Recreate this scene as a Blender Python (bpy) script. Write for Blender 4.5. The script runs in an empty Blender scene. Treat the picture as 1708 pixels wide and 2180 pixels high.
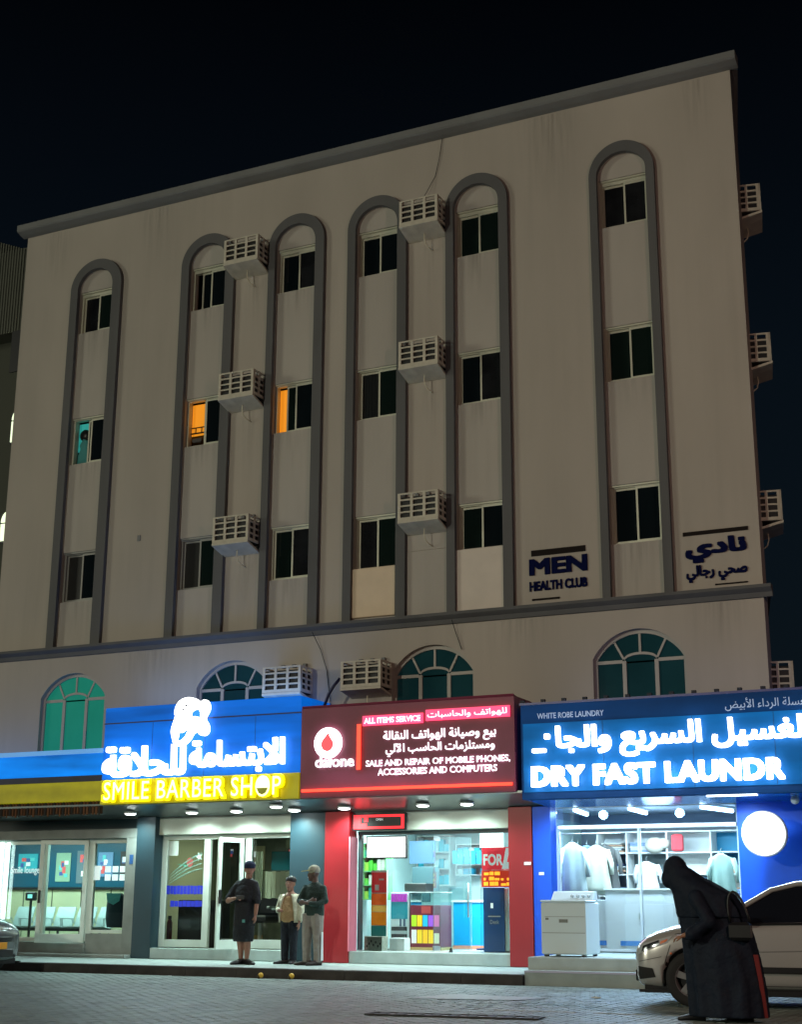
import bpy, math, random
from mathutils import Vector, Matrix, noise
random.seed(7)
SC = bpy.context.scene
COL = SC.collection
PI = math.pi

# ------------------------------------------------------------------ camera
cam = bpy.data.cameras.new('camera')
cam.sensor_fit = 'HORIZONTAL'; cam.sensor_width = 36.0; cam.lens = 36.0 * 3037.4 / 1708.0
cam.clip_start = 0.1; cam.clip_end = 600
cam_ob = bpy.data.objects.new('camera', cam); COL.objects.link(cam_ob)
RW = ((0.9028, -0.1110, -0.4155), (0.4300, 0.2434, 0.8694), (0.0046, -0.9636, 0.2672))
_x = Vector((RW[0][0], RW[1][0], RW[2][0])); _y = -Vector((RW[0][1], RW[1][1], RW[2][1])); _z = -Vector((RW[0][2], RW[1][2], RW[2][2]))
_x.normalize(); _y = (_y - _x * _y.dot(_x)).normalized(); _z = _x.cross(_y)
cam_ob.matrix_world = Matrix(((_x.x, _y.x, _z.x, 0), (_x.y, _y.y, _z.y, -24.0), (_x.z, _y.z, _z.z, 1.1), (0, 0, 0, 1)))
SC.camera = cam_ob

# ------------------------------------------------------------------ world: a night sky
world = bpy.data.worlds.new('World'); SC.world = world; world.use_nodes = True
wn = world.node_tree; wn.nodes.clear()
w_out = wn.nodes.new('ShaderNodeOutputWorld'); w_bg = wn.nodes.new('ShaderNodeBackground')
w_tc = wn.nodes.new('ShaderNodeTexCoord'); w_sep = wn.nodes.new('ShaderNodeSeparateXYZ'); w_rmp = wn.nodes.new('ShaderNodeValToRGB')
wn.links.new(w_tc.outputs['Generated'], w_sep.inputs[0]); wn.links.new(w_sep.outputs['Z'], w_rmp.inputs[0])
wn.links.new(w_rmp.outputs[0], w_bg.inputs['Color']); wn.links.new(w_bg.outputs[0], w_out.inputs[0])
w_rmp.color_ramp.elements[0].position = 0.0; w_rmp.color_ramp.elements[0].color = (0.0040, 0.0080, 0.0115, 1)
w_rmp.color_ramp.elements[1].position = 0.62; w_rmp.color_ramp.elements[1].color = (0.0002, 0.0003, 0.0007, 1)
_e = w_rmp.color_ramp.elements.new(0.36); _e.color = (0.0022, 0.0045, 0.0075, 1)
w_bg.inputs['Strength'].default_value = 1.0

# ------------------------------------------------------------------ the town's own glow on the facade: one low soft lamp
sun = bpy.data.lights.new('sun', 'SUN'); sun.energy = 0.42; sun.angle = math.radians(12); sun.color = (0.98, 0.97, 0.76)
sun_ob = bpy.data.objects.new('sun', sun); COL.objects.link(sun_ob)
_d = Vector((0.80, 0.60, -0.14)).normalized()       # from the front left, low
sun_ob.rotation_euler = _d.to_track_quat('-Z', 'Y').to_euler(); sun_ob.location = (-30, -40, 20)

SC.view_settings.view_transform = 'Standard'; SC.view_settings.look = 'None'
SC.view_settings.exposure = 0.0; SC.view_settings.gamma = 1.0; SC.view_settings.use_curve_mapping = False
SC.cycles.use_denoising = True; SC.cycles.max_bounces = 6; SC.cycles.diffuse_bounces = 3; SC.cycles.glossy_bounces = 3
SC.cycles.transparent_max_bounces = 12; SC.cycles.transmission_bounces = 4; SC.cycles.sample_clamp_indirect = 4.0
SC.cycles.caustics_reflective = False; SC.cycles.caustics_refractive = False

def lamp(kind, name, loc, power, color, size=0.3, size_y=None, aim=(0, 0, -1), blend=0.6, cone=110, spread=None):
    l = bpy.data.lights.new(name, kind); l.energy = power; l.color = color
    if kind == 'AREA':
        l.shape = 'RECTANGLE'; l.size = size; l.size_y = size_y or size
        if spread: l.spread = math.radians(spread)
    elif kind == 'SPOT':
        l.spot_size = math.radians(cone); l.spot_blend = blend; l.shadow_soft_size = size
    else: l.shadow_soft_size = size
    o = bpy.data.objects.new(name, l); COL.objects.link(o); o.location = loc
    o.rotation_euler = Vector(aim).to_track_quat('-Z', 'Y').to_euler()
    return o

# ------------------------------------------------------------------ materials
MATS = {}
def mat(name, col, rough=0.7, metal=0.0, var=0.0, vscale=3.0, bump=0.0, bscale=60.0, emit=None, es=0.0, spec=0.5, grime=0.0, coat=0.0, uneven=0.0):
    if name in MATS: return MATS[name]
    m = bpy.data.materials.new(name); m.use_nodes = True; nt = m.node_tree; b = nt.nodes['Principled BSDF']
    b.inputs['Base Color'].default_value = (*col, 1); b.inputs['Roughness'].default_value = rough
    b.inputs['Metallic'].default_value = metal; b.inputs['Specular IOR Level'].default_value = spec
    b.inputs['Coat Weight'].default_value = coat
    if uneven:
        tcu = nt.nodes.new('ShaderNodeTexCoord'); mpu = nt.nodes.new('ShaderNodeMapping'); mpu.inputs['Scale'].default_value = (.28, .28, 2.2)
        nu = nt.nodes.new('ShaderNodeTexNoise'); nu.inputs['Scale'].default_value = 1.3; nu.inputs['Detail'].default_value = 3
        ru = nt.nodes.new('ShaderNodeMapRange'); ru.inputs['From Min'].default_value = .3; ru.inputs['From Max'].default_value = .7; ru.inputs['To Min'].default_value = es * (1 - uneven); ru.inputs['To Max'].default_value = es * (1 + uneven)
        nt.links.new(tcu.outputs['Object'], mpu.inputs[0]); nt.links.new(mpu.outputs[0], nu.inputs['Vector']); nt.links.new(nu.outputs['Fac'], ru.inputs['Value']); nt.links.new(ru.outputs[0], b.inputs['Emission Strength'])
    if emit: b.inputs['Emission Color'].default_value = (*emit, 1); b.inputs['Emission Strength'].default_value = es
    if var or bump or grime:
        tc = nt.nodes.new('ShaderNodeTexCoord')
    if var or grime:
        n = nt.nodes.new('ShaderNodeTexNoise'); n.inputs['Scale'].default_value = vscale; n.inputs['Detail'].default_value = 6
        mp = nt.nodes.new('ShaderNodeMapping'); mp.inputs['Scale'].default_value = (1, 1, 0.35 if grime else 1)
        nt.links.new(tc.outputs['Object'], mp.inputs[0]); nt.links.new(mp.outputs[0], n.inputs['Vector'])
        r = nt.nodes.new('ShaderNodeMapRange'); r.inputs['From Min'].default_value = 0.3; r.inputs['From Max'].default_value = 0.7
        a = max(var, grime)
        r.inputs['To Min'].default_value = 1 - a; r.inputs['To Max'].default_value = 1 + a * (0.3 if grime else 1)
        nt.links.new(n.outputs['Fac'], r.inputs['Value'])
        mx = nt.nodes.new('ShaderNodeVectorMath'); mx.operation = 'SCALE'; mx.inputs[0].default_value = col
        nt.links.new(r.outputs[0], mx.inputs['Scale']); nt.links.new(mx.outputs[0], b.inputs['Base Color'])
    if bump:
        n2 = nt.nodes.new('ShaderNodeTexNoise'); n2.inputs['Scale'].default_value = bscale; n2.inputs['Detail'].default_value = 4
        nt.links.new(tc.outputs['Object'], n2.inputs['Vector'])
        bp = nt.nodes.new('ShaderNodeBump'); bp.inputs['Strength'].default_value = bump; bp.inputs['Distance'].default_value = 0.01
        if bump >= 1.0: bp.inputs['Distance'].default_value = 0.05
        nt.links.new(n2.outputs['Fac'], bp.inputs['Height']); nt.links.new(bp.outputs[0], b.inputs['Normal'])
    MATS[name] = m; return m
def streaked(m, amt=.10):
    nt = m.node_tree; b = nt.nodes['Principled BSDF']; src = b.inputs['Base Color'].links[0].from_socket
    tc = nt.nodes.new('ShaderNodeTexCoord'); mp = nt.nodes.new('ShaderNodeMapping'); mp.inputs['Scale'].default_value = (5.0, 5.0, .16)
    n = nt.nodes.new('ShaderNodeTexNoise'); n.inputs['Scale'].default_value = 1.0; n.inputs['Detail'].default_value = 5
    nt.links.new(tc.outputs['Object'], mp.inputs[0]); nt.links.new(mp.outputs[0], n.inputs['Vector'])
    n2 = nt.nodes.new('ShaderNodeTexNoise'); n2.inputs['Scale'].default_value = .35; nt.links.new(tc.outputs['Object'], n2.inputs['Vector'])
    r = nt.nodes.new('ShaderNodeMapRange'); r.inputs['From Min'].default_value = .42; r.inputs['From Max'].default_value = .72; r.inputs['To Min'].default_value = 1.0; r.inputs['To Max'].default_value = 1 - 2.2 * amt
    nt.links.new(n.outputs['Fac'], r.inputs['Value'])
    r2 = nt.nodes.new('ShaderNodeMapRange'); r2.inputs['From Min'].default_value = .4; r2.inputs['From Max'].default_value = .65; nt.links.new(n2.outputs['Fac'], r2.inputs['Value'])
    mx = nt.nodes.new('ShaderNodeMix'); mx.data_type = 'FLOAT'; mx.inputs['A'].default_value = 1.0
    nt.links.new(r2.outputs[0], mx.inputs['Factor']); nt.links.new(r.outputs[0], mx.inputs['B'])
    v = nt.nodes.new('ShaderNodeVectorMath'); v.operation = 'SCALE'; nt.links.new(src, v.inputs[0]); nt.links.new(mx.outputs['Result'], v.inputs['Scale'])
    nt.links.new(v.outputs[0], b.inputs['Base Color'])
def stain_mat(name, col=(.10, .085, .07), strength=.12):
    m = bpy.data.materials.new(name); m.use_nodes = True; nt = m.node_tree; b = nt.nodes['Principled BSDF']
    b.inputs['Base Color'].default_value = (*col, 1); b.inputs['Roughness'].default_value = .9; b.inputs['Specular IOR Level'].default_value = .1
    tc = nt.nodes.new('ShaderNodeTexCoord'); sp = nt.nodes.new('ShaderNodeSeparateXYZ'); nt.links.new(tc.outputs['Generated'], sp.inputs[0])
    mp = nt.nodes.new('ShaderNodeMapping'); mp.inputs['Scale'].default_value = (14, 14, .8)
    n = nt.nodes.new('ShaderNodeTexNoise'); n.inputs['Scale'].default_value = 1.0; nt.links.new(tc.outputs['Object'], mp.inputs[0]); nt.links.new(mp.outputs[0], n.inputs['Vector'])
    a = nt.nodes.new('ShaderNodeMapRange'); a.inputs['From Min'].default_value = .40; a.inputs['From Max'].default_value = .75; nt.links.new(n.outputs['Fac'], a.inputs['Value'])
    z = nt.nodes.new('ShaderNodeMath'); z.operation = 'POWER'; z.inputs[1].default_value = 1.4; nt.links.new(sp.outputs['Z'], z.inputs[0])
    x1 = nt.nodes.new('ShaderNodeMath'); x1.operation = 'PINGPONG'; x1.inputs[1].default_value = .5; nt.links.new(sp.outputs['X'], x1.inputs[0])
    x2 = nt.nodes.new('ShaderNodeMath'); x2.operation = 'MULTIPLY'; x2.inputs[1].default_value = 2.0 * strength; nt.links.new(x1.outputs[0], x2.inputs[0])
    p1 = nt.nodes.new('ShaderNodeMath'); p1.operation = 'MULTIPLY'; nt.links.new(a.outputs[0], p1.inputs[0]); nt.links.new(z.outputs[0], p1.inputs[1])
    p2 = nt.nodes.new('ShaderNodeMath'); p2.operation = 'MULTIPLY'; nt.links.new(p1.outputs[0], p2.inputs[0]); nt.links.new(x2.outputs[0], p2.inputs[1])
    nt.links.new(p2.outputs[0], b.inputs['Alpha']); return m
def glass(name, tint=(0.9, 0.95, 0.95), mix=0.06, rough=0.02):
    if name in MATS: return MATS[name]
    m = bpy.data.materials.new(name); m.use_nodes = True; nt = m.node_tree; nt.nodes.clear()
    o = nt.nodes.new('ShaderNodeOutputMaterial'); t = nt.nodes.new('ShaderNodeBsdfTransparent'); g = nt.nodes.new('ShaderNodeBsdfGlossy')
    t.inputs[0].default_value = (*tint, 1); g.inputs['Roughness'].default_value = rough
    f = nt.nodes.new('ShaderNodeFresnel'); f.inputs[0].default_value = 1.5
    a = nt.nodes.new('ShaderNodeMath'); a.operation = 'ADD'; a.inputs[1].default_value = mix; a.use_clamp = True
    mx = nt.nodes.new('ShaderNodeMixShader')
    nt.links.new(f.outputs[0], a.inputs[0]); nt.links.new(a.outputs[0], mx.inputs[0]); nt.links.new(t.outputs[0], mx.inputs[1]); nt.links.new(g.outputs[0], mx.inputs[2])
    nt.links.new(mx.outputs[0], o.inputs[0]); MATS[name] = m; return m
def glow(name, col, s): return mat(name, tuple(min(1, c) for c in col), 0.5, emit=col, es=s)

M_WALL = mat('painted_render', (0.50, 0.455, 0.40), 0.9, grime=0.13, vscale=0.55, bump=0.12, bscale=90)
M_WALL2 = mat('painted_render_infill', (0.50, 0.465, 0.42), 0.9, grime=0.10, vscale=0.9, bump=0.1, bscale=90)
M_BAND = mat('grey_band_paint', (0.13, 0.132, 0.135), 0.85, grime=0.15, vscale=1.2, bump=0.12, bscale=80)
M_TRIM = mat('pale_grey_trim', (0.23, 0.24, 0.24), 0.85, grime=0.12, vscale=1.0, bump=0.1)
M_CAGE = mat('cream_concrete_grille', (0.62, 0.58, 0.48), 0.8, var=0.12, vscale=6, bump=0.15)
M_FRAME = mat('champagne_aluminium', (0.62, 0.62, 0.50), 0.45, metal=0.2)
M_FRAMEG = mat('grey_aluminium', (0.30, 0.30, 0.28), 0.45, metal=0.3)
M_DARKGL = mat('dark_window_glass', (0.006, 0.010, 0.012), 0.05, spec=0.6)
M_TEALGL = mat('teal_window_glass', (0.012, 0.045, 0.052), 0.03, spec=0.5, var=0.25, vscale=1.0, emit=(0.012, 0.085, 0.095), es=0.07)
M_GREENGL = mat('lit_green_window_glass', (0.02, 0.16, 0.12), 0.12, var=0.3, vscale=1.0, emit=(0.01, 0.30, 0.20), es=0.42)
M_CURT = mat('dark_curtain', (0.035, 0.028, 0.026), 0.9)
M_ALU = mat('mint_white_aluminium', (0.74, 0.82, 0.76), 0.35, metal=0.1, var=0.05)
M_BLACK = mat('black_plastic', (0.012, 0.012, 0.014), 0.4)
M_TEALCL = mat('dark_teal_cladding', (0.014, 0.040, 0.056), 0.45, var=0.12, vscale=2)
M_RED = mat('red_cladding', (0.36, 0.012, 0.020), 0.38, var=0.08, vscale=2)
M_BLUE = mat('blue_cladding', (0.004, 0.11, 0.78), 0.45, var=0.06)
M_MAROON = mat('maroon_fascia', (0.24, 0.040, 0.085), 0.5, var=0.12, vscale=2)
M_NAVY = mat('deep_blue_fascia', (0.003, 0.035, 0.13), 0.6, spec=.2, var=0.15, vscale=1.5, emit=(0.0, 0.05, 0.20), es=0.26, uneven=.5)
M_PLINTH = mat('pale_plinth', (0.47, 0.55, 0.54), 0.75, var=0.12, vscale=4, bump=0.1)
M_PLINTHG = mat('grey_plinth', (0.25, 0.265, 0.25), 0.8, var=0.12, vscale=4, bump=0.1)
M_TILE = mat('pavement_tile', (0.34, 0.40, 0.38), 0.6, var=0.15, vscale=3, bump=0.15)
M_KERB = mat('kerb_concrete', (0.05, 0.045, 0.042), 0.9, var=0.3, vscale=5, bump=0.4, bscale=30)
M_WHITE = mat('white_paint', (0.75, 0.78, 0.78), 0.5, var=0.04)
M_CREAM = mat('cream_wall_paint', (0.60, 0.60, 0.38), 0.8)

for _m in (M_WALL, M_WALL2, M_BAND, M_TRIM): streaked(_m, .04)
M_STAIN = stain_mat('drip_stain')
# ------------------------------------------------------------------ mesh helpers
class MB:
    def __init__(s): s.v = []; s.f = []
    def add(s, vs, fs):
        n = len(s.v); s.v += [tuple(v) for v in vs]; s.f += [tuple(i + n for i in f) for f in fs]; return s
    def box(s, x0, x1, y0, y1, z0, z1, bev=0.0):
        if bev <= 0:
            return s.add([(x0, y0, z0), (x1, y0, z0), (x1, y1, z0), (x0, y1, z0), (x0, y0, z1), (x1, y0, z1), (x1, y1, z1), (x0, y1, z1)],
                  [(0, 3, 2, 1), (4, 5, 6, 7), (0, 1, 5, 4), (1, 2, 6, 5), (2, 3, 7, 6), (3, 0, 4, 7)])
        b = bev; vs = []
        for z, i in ((z0, b), (z0 + b, 0), (z1 - b, 0), (z1, b)):
            xa, xb, ya, yb = x0 + i, x1 - i, y0 + i, y1 - i
            if i: vs += [(xa, ya, z), (xb, ya, z), (xb, yb, z), (xa, yb, z)]
            else: vs += [(xa, ya, z), (xb, ya, z), (xb, yb, z), (xa, yb, z)]
        fs = [(0, 3, 2, 1), (12, 13, 14, 15)]
        for k in range(3):
            a = 4 * k
            for j in range(4): fs.append((a + j, a + (j + 1) % 4, a + 4 + (j + 1) % 4, a + 4 + j))
        return s.add(vs, fs)
    def tube(s, pts, r, n=8, cap=True):
        pts = [Vector(p) for p in pts]; rs = r if isinstance(r, (list, tuple)) else [r] * len(pts); vs = []; fs = []
        for i, p in enumerate(pts):
            d = (pts[min(i + 1, len(pts) - 1)] - pts[max(i - 1, 0)]).normalized()
            u = d.orthogonal().normalized() if i == 0 else (u - d * u.dot(d)).normalized()
            w = d.cross(u)
            for k in range(n):
                a = 2 * PI * k / n; vs.append(p + (u * math.cos(a) + w * math.sin(a)) * rs[i])
        for i in range(len(pts) - 1):
            for k in range(n): fs.append((i * n + k, i * n + (k + 1) % n, (i + 1) * n + (k + 1) % n, (i + 1) * n + k))
        if cap: fs += [tuple(reversed(range(n))), tuple(range((len(pts) - 1) * n, len(pts) * n))]
        return s.add(vs, fs)
    def loft(s, rings, cap=True, closed=True):
        n = len(rings[0]); assert all(len(r) == n for r in rings)
        vs = [p for r in rings for p in r]; fs = []
        for i in range(len(rings) - 1):
            for k in range(n if closed else n - 1): fs.append((i * n + k, i * n + (k + 1) % n, (i + 1) * n + (k + 1) % n, (i + 1) * n + k))
        if cap and closed: fs += [tuple(reversed(range(n))), tuple(range((len(rings) - 1) * n, len(rings) * n))]
        return s.add(vs, fs)
    def quad(s, *p): return s.add(p, [tuple(range(len(p)))])
    def ball(s, c, r, n=12, m=8, sq=(1, 1, 1)):
        vs = []; fs = []
        for i in range(m + 1):
            t = PI * i / m
            for k in range(n):
                a = 2 * PI * k / n; vs.append((c[0] + r * sq[0] * math.sin(t) * math.cos(a), c[1] + r * sq[1] * math.sin(t) * math.sin(a), c[2] + r * sq[2] * math.cos(t)))
        for i in range(m):
            for k in range(n): fs.append((i * n + k, (i + 1) * n + k, (i + 1) * n + (k + 1) % n, i * n + (k + 1) % n))
        return s.add(vs, fs)
    def mesh(s, name, m=None, smooth=False):
        me = bpy.data.meshes.new(name); me.from_pydata(s.v, [], s.f); me.update()
        if m: me.materials.append(m)
        if smooth:
            for p in me.polygons: p.use_smooth = True
        return me
def link(name, me, parent=None, m=None, label=None, kind=None, loc=None):
    if m is not None and len(me.materials) == 0: me.materials.append(m)
    o = bpy.data.objects.new(name, me); COL.objects.link(o)
    if parent is not None: o.parent = parent
    if label: o['label'] = label
    if kind: o['kind'] = kind
    if loc: o.location = loc
    return o
def part(name, mb, m, parent=None, smooth=False, label=None, kind=None, loc=None, bevel=0):
    o = link(name, mb.mesh(name, m, smooth), parent, None, label, kind, loc)
    if bevel:
        b = o.modifiers.new('bevel', 'BEVEL'); b.width = bevel; b.segments = 2; b.limit_method = 'ANGLE'
    return o
def thing(name, label, cat, loc=(0, 0, 0), rz=0.0, group=None):
    o = bpy.data.objects.new(name, None); COL.objects.link(o); o.location = loc; o.rotation_euler = (0, 0, rz)
    o.empty_display_size = 0.1; o['label'] = label; o['category'] = cat
    if group: o['group'] = group
    return o
def tag(o, label, cat, group=None):
    o['label'] = label; o['category'] = cat
    if group: o['group'] = group
    return o
def dup(root, loc, rz=0.0, label=None, group=None):
    r = root.copy(); COL.objects.link(r); r.location = loc; r.rotation_euler = (0, 0, rz)
    if label: r['label'] = label
    if group: r['group'] = group
    for ch in list(root.children):
        c = ch.copy(); COL.objects.link(c); c.parent = r
        for g in list(ch.children):
            d = g.copy(); COL.objects.link(d); d.parent = c
    return r
def shape(name, outer, holes, y0, y1, m, parent=None, label=None, vertical=True, loc=None, smooth=False):
    """a flat outline in x,z with holes, thickened from y0 to y1"""
    cv = bpy.data.curves.new(name, 'CURVE'); cv.dimensions = '2D'; cv.fill_mode = 'BOTH'; cv.extrude = abs(y1 - y0) / 2
    outs = outer if isinstance(outer[0][0], (tuple, list)) else [outer]
    for pts in list(outs) + list(holes):
        s = cv.splines.new('POLY'); s.points.add(len(pts) - 1)
        for p, q in zip(s.points, pts): p.co = (q[0], q[1], 0, 1)
        s.use_cyclic_u = True
    o = bpy.data.objects.new('tmp', cv); me = bpy.data.meshes.new_from_object(o)
    bpy.data.objects.remove(o); bpy.data.curves.remove(cv)
    yc = (y0 + y1) / 2
    me.transform(Matrix(((1, 0, 0, 0), (0, 0, -1, yc), (0, 1, 0, 0), (0, 0, 0, 1))))
    me.name = name; me.materials.clear(); me.materials.append(m)
    return link(name, me, parent, None, label, loc=loc)
def rect(x0, x1, z0, z1): return [(x0, z0), (x1, z0), (x1, z1), (x0, z1)]
def circ(cx, cz, r, n=40, rz=None): return [(cx + r * math.cos(2 * PI * k / n), cz + (rz or r) * math.sin(2 * PI * k / n)) for k in range(n)]
def archpts(x0, x1, zs, zt, z0, n=20):
    cx = (x0 + x1) / 2; hw = (x1 - x0) / 2
    return [(x0, z0), (x1, z0)] + [(cx + hw * math.cos(PI * k / n), zs + (zt - zs) * math.sin(PI * k / n)) for k in range(n + 1)]
def segarch(cx, hw, zs, rise, n=20):
    R = (hw * hw + rise * rise) / (2 * rise); zc = zs + rise - R; a0 = math.asin(min(1, hw / R))
    return [(cx + R * math.sin(a0 - 2 * a0 * k / n), zc + R * math.cos(a0 - 2 * a0 * k / n)) for k in range(n + 1)]

# ------------------------------------------------------------------ lettering
AR = {'ا': (0xFE8D, 0xFE8E), 'آ': (0xFE81, 0xFE82), 'أ': (0xFE83, 0xFE84), 'ب': (0xFE8F,), 'ة': (0xFE93, 0xFE94), 'ت': (0xFE95,), 'ج': (0xFE9D,), 'ح': (0xFEA1,),
      'د': (0xFEA9, 0xFEAA), 'ر': (0xFEAD, 0xFEAE), 'ز': (0xFEAF, 0xFEB0), 'س': (0xFEB1,), 'ص': (0xFEB9,), 'ض': (0xFEBD,), 'ع': (0xFEC9,), 'غ': (0xFECD,), 'ف': (0xFED1,), 'ق': (0xFED5,),
      'ل': (0xFEDD,), 'م': (0xFEE1,), 'ن': (0xFEE5,), 'ه': (0xFEE9,), 'و': (0xFEED, 0xFEEE), 'ي': (0xFEF1,), 'ئ': (0xFE89,), 'ء': (0xFE80,), '\u0640': (0x640,)}
LA = {'ا': 0xFEFB, 'أ': 0xFEF7, 'آ': 0xFEF5}
def arabic(s):
    out = []; prev = False; i = 0      # prev: the letter before joins forward
    while i < len(s):
        c = s[i]
        if c == ' ': out.append(' '); prev = False; i += 1; continue
        if c == 'ل' and i + 1 < len(s) and s[i + 1] in LA:
            out.append(chr(LA[s[i + 1]] + (1 if prev else 0))); prev = False; i += 2; continue
        t = AR[c]
        if c == 'ء': out.append(chr(t[0])); prev = False; i += 1; continue
        two = len(t) == 2
        nxt = i + 1 < len(s) and s[i + 1] not in (' ', 'ء') and not two
        if two: out.append(chr(t[1] if prev else t[0])); prev = False
        else:
            b = t[0]; out.append(chr(b + (3 if prev and nxt else 2 if nxt else 1 if prev else 0))); prev = nxt
        i += 1
    return ''.join(reversed(out))
def text_mesh(s, x0, x1, z0, z1, y, depth, m, offset=0.0, space=1.0, shear=0.0, name='lettering'):
    bold = offset * .62; offset = 0.0
    """lettering standing on the plane y, filling x0..x1, z0..z1 and thickened towards the viewer; z0/z1 bound the ink"""
    cu = bpy.data.curves.new('t', 'FONT'); cu.body = s; cu.offset = offset; cu.space_character = space; cu.resolution_u = 3; cu.shear = shear
    cu.extrude = 0.5
    o = bpy.data.objects.new('t', cu); me = bpy.data.meshes.new_from_object(o)
    bpy.data.objects.remove(o); bpy.data.curves.remove(cu)
    xs = [v.co.x for v in me.vertices]; ys = [v.co.y for v in me.vertices]
    ax, bx, ay, by = min(xs), max(xs), min(ys), max(ys)
    kx = (x1 - x0) / (bx - ax + 2 * bold); kz = (z1 - z0) / (by - ay + 2 * bold)
    base_v = [v.co[:] for v in me.vertices]; base_f = [tuple(p.vertices) for p in me.polygons]
    bpy.data.meshes.remove(me); mb = MB()
    sh = [(0, 0), (-1, -1), (1, -1), (1, 1), (-1, 1)] if bold > .004 else [(0, 0)]
    if bold > .03: sh += [(-.5, -1), (.5, 1), (1, 0), (-1, 0), (0, 1), (0, -1)]
    for i, (sx, sy) in enumerate(sh):      # the letters thickened by laying shifted copies over each other, each a hair proud
        mb.add([(x0 + (x - ax + bold * (1 + sx)) * kx, y - (zz + 0.5) * depth - 0.002 - i * .0004, z0 + (yy - ay + bold * (1 + sy)) * kz) for x, yy, zz in base_v], base_f)
    return mb.mesh(name, m)
def text(s, x0, x1, z0, z1, y, depth, m, parent, offset=0.0, space=1.0, label=None, name='lettering', shear=0.0):
    return link(name, text_mesh(s, x0, x1, z0, z1, y, depth, m, offset, space, shear, name), parent, None, label)

# ================================================================== THE GROUND
base = tag_base = part('ground', MB().box(-120, 120, -120, 120, -0.4, -0.03), mat('dark_soil', (0.03, 0.032, 0.03), 0.95, var=0.2, bump=0.3, bscale=10), kind='structure')
rd = part('road', MB().box(-60, 40, -40, -2.86, -0.029, -0.010), mat('dark_joint_sand', (0.016, 0.018, 0.017), 0.95), kind='structure')
# paving blocks: 0.1 m wide, 0.2 m long, running away from the viewer, laid in running bond
def paver_material(name, base_col):
    m = bpy.data.materials.new(name); m.use_nodes = True; nt = m.node_tree; b = nt.nodes['Principled BSDF']
    tc = nt.nodes.new('ShaderNodeTexCoord')
    g = nt.nodes.new('ShaderNodeNewGeometry')
    n1 = nt.nodes.new('ShaderNodeTexNoise'); n1.inputs['Scale'].default_value = 0.9; n1.inputs['Detail'].default_value = 7; n1.inputs['Roughness'].default_value = 0.65
    n2 = nt.nodes.new('ShaderNodeTexNoise'); n2.inputs['Scale'].default_value = 55; n2.inputs['Detail'].default_value = 3
    nt.links.new(g.outputs['Position'], n1.inputs['Vector']); nt.links.new(g.outputs['Position'], n2.inputs['Vector'])
    r1 = nt.nodes.new('ShaderNodeMapRange'); r1.inputs['From Min'].default_value = 0.3; r1.inputs['From Max'].default_value = 0.7; r1.inputs['To Min'].default_value = 0.62; r1.inputs['To Max'].default_value = 1.25
    nt.links.new(n1.outputs['Fac'], r1.inputs['Value'])
    rr = nt.nodes.new('ShaderNodeMapRange'); rr.inputs['To Min'].default_value = 0.86; rr.inputs['To Max'].default_value = 1.12
    nt.links.new(g.outputs['Random Per Island'], rr.inputs['Value'])
    mu = nt.nodes.new('ShaderNodeMath'); mu.operation = 'MULTIPLY'; nt.links.new(r1.outputs[0], mu.inputs[0]); nt.links.new(rr.outputs[0], mu.inputs[1])
    sc = nt.nodes.new('ShaderNodeVectorMath'); sc.operation = 'SCALE'; sc.inputs[0].default_value = base_col
    nt.links.new(mu.outputs[0], sc.inputs['Scale']); nt.links.new(sc.outputs[0], b.inputs['Base Color'])
    r2 = nt.nodes.new('ShaderNodeMapRange'); r2.inputs['To Min'].default_value = 0.38; r2.inputs['To Max'].default_value = 0.7
    nt.links.new(n1.outputs['Fac'], r2.inputs['Value']); nt.links.new(r2.outputs[0], b.inputs['Roughness'])
    bp = nt.nodes.new('ShaderNodeBump'); bp.inputs['Strength'].default_value = 0.35; bp.inputs['Distance'].default_value = 0.004
    nt.links.new(n2.outputs['Fac'], bp.inputs['Height']); nt.links.new(bp.outputs[0], b.inputs['Normal'])
    return m
M_PAVE = paver_material('grey_concrete_paving', (0.20, 0.25, 0.225))
M_PAVE2 = paver_material('pale_mortar_patch', (0.24, 0.245, 0.23))
cells = []
for i in range(int((25.0) / 0.1)):
    x = -23.0 + i * 0.1
    off = 0.1 if i % 2 else 0.0
    for j in range(48):
        y = -12.5 + j * 0.2 + off
        if y + 0.2 > -2.87: continue
        cells.append((x, y))
vx, vz = _x, _z
def in_view(x, y, mar=0.03):
    p = Vector((x, y + 24.0, -1.1)); d = -p.dot(_z)
    u = p.dot(_x) / d; v = p.dot(_y) / d
    return abs(u) < 854 / 3037.4 + mar and abs(v) < 1090 / 3037.4 + mar, d
near = []
for c in cells:
    ok, d = in_view(c[0] + .05, c[1] + .1, 0.0)
    if ok: near.append((d, c))
near.sort(); near_set = set(c for d, c in near if not (-9.2 < c[0] < -3.6 and False))
near_set = set([c for d, c in near][:298])
pb = MB()
def paver_box(mb, x, y, h, g=0.0035, tx=0.0, ty=0.0):
    x0, x1, y0, y1 = x + g, x + 0.1 - g, y + g, y + 0.2 - g; b = 0.004
    zz = [h + tx * sx + ty * sy for sx, sy in ((-1, -1), (1, -1), (1, 1), (-1, 1))]
    mb.add([(x0, y0, -.02), (x1, y0, -.02), (x1, y1, -.02), (x0, y1, -.02),
            (x0 + b, y0 + b, zz[0]), (x1 - b, y0 + b, zz[1]), (x1 - b, y1 - b, zz[2]), (x0 + b, y1 - b, zz[3])],
           [(4, 5, 6, 7), (0, 1, 5, 4), (1, 2, 6, 5), (2, 3, 7, 6), (3, 0, 4, 7)])
def worn(x, y):
    return math.exp(-(((x + 6.9) / 1.5) ** 2 + ((y + 7.2) / 1.3) ** 2))
pav_meshes = []
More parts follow.
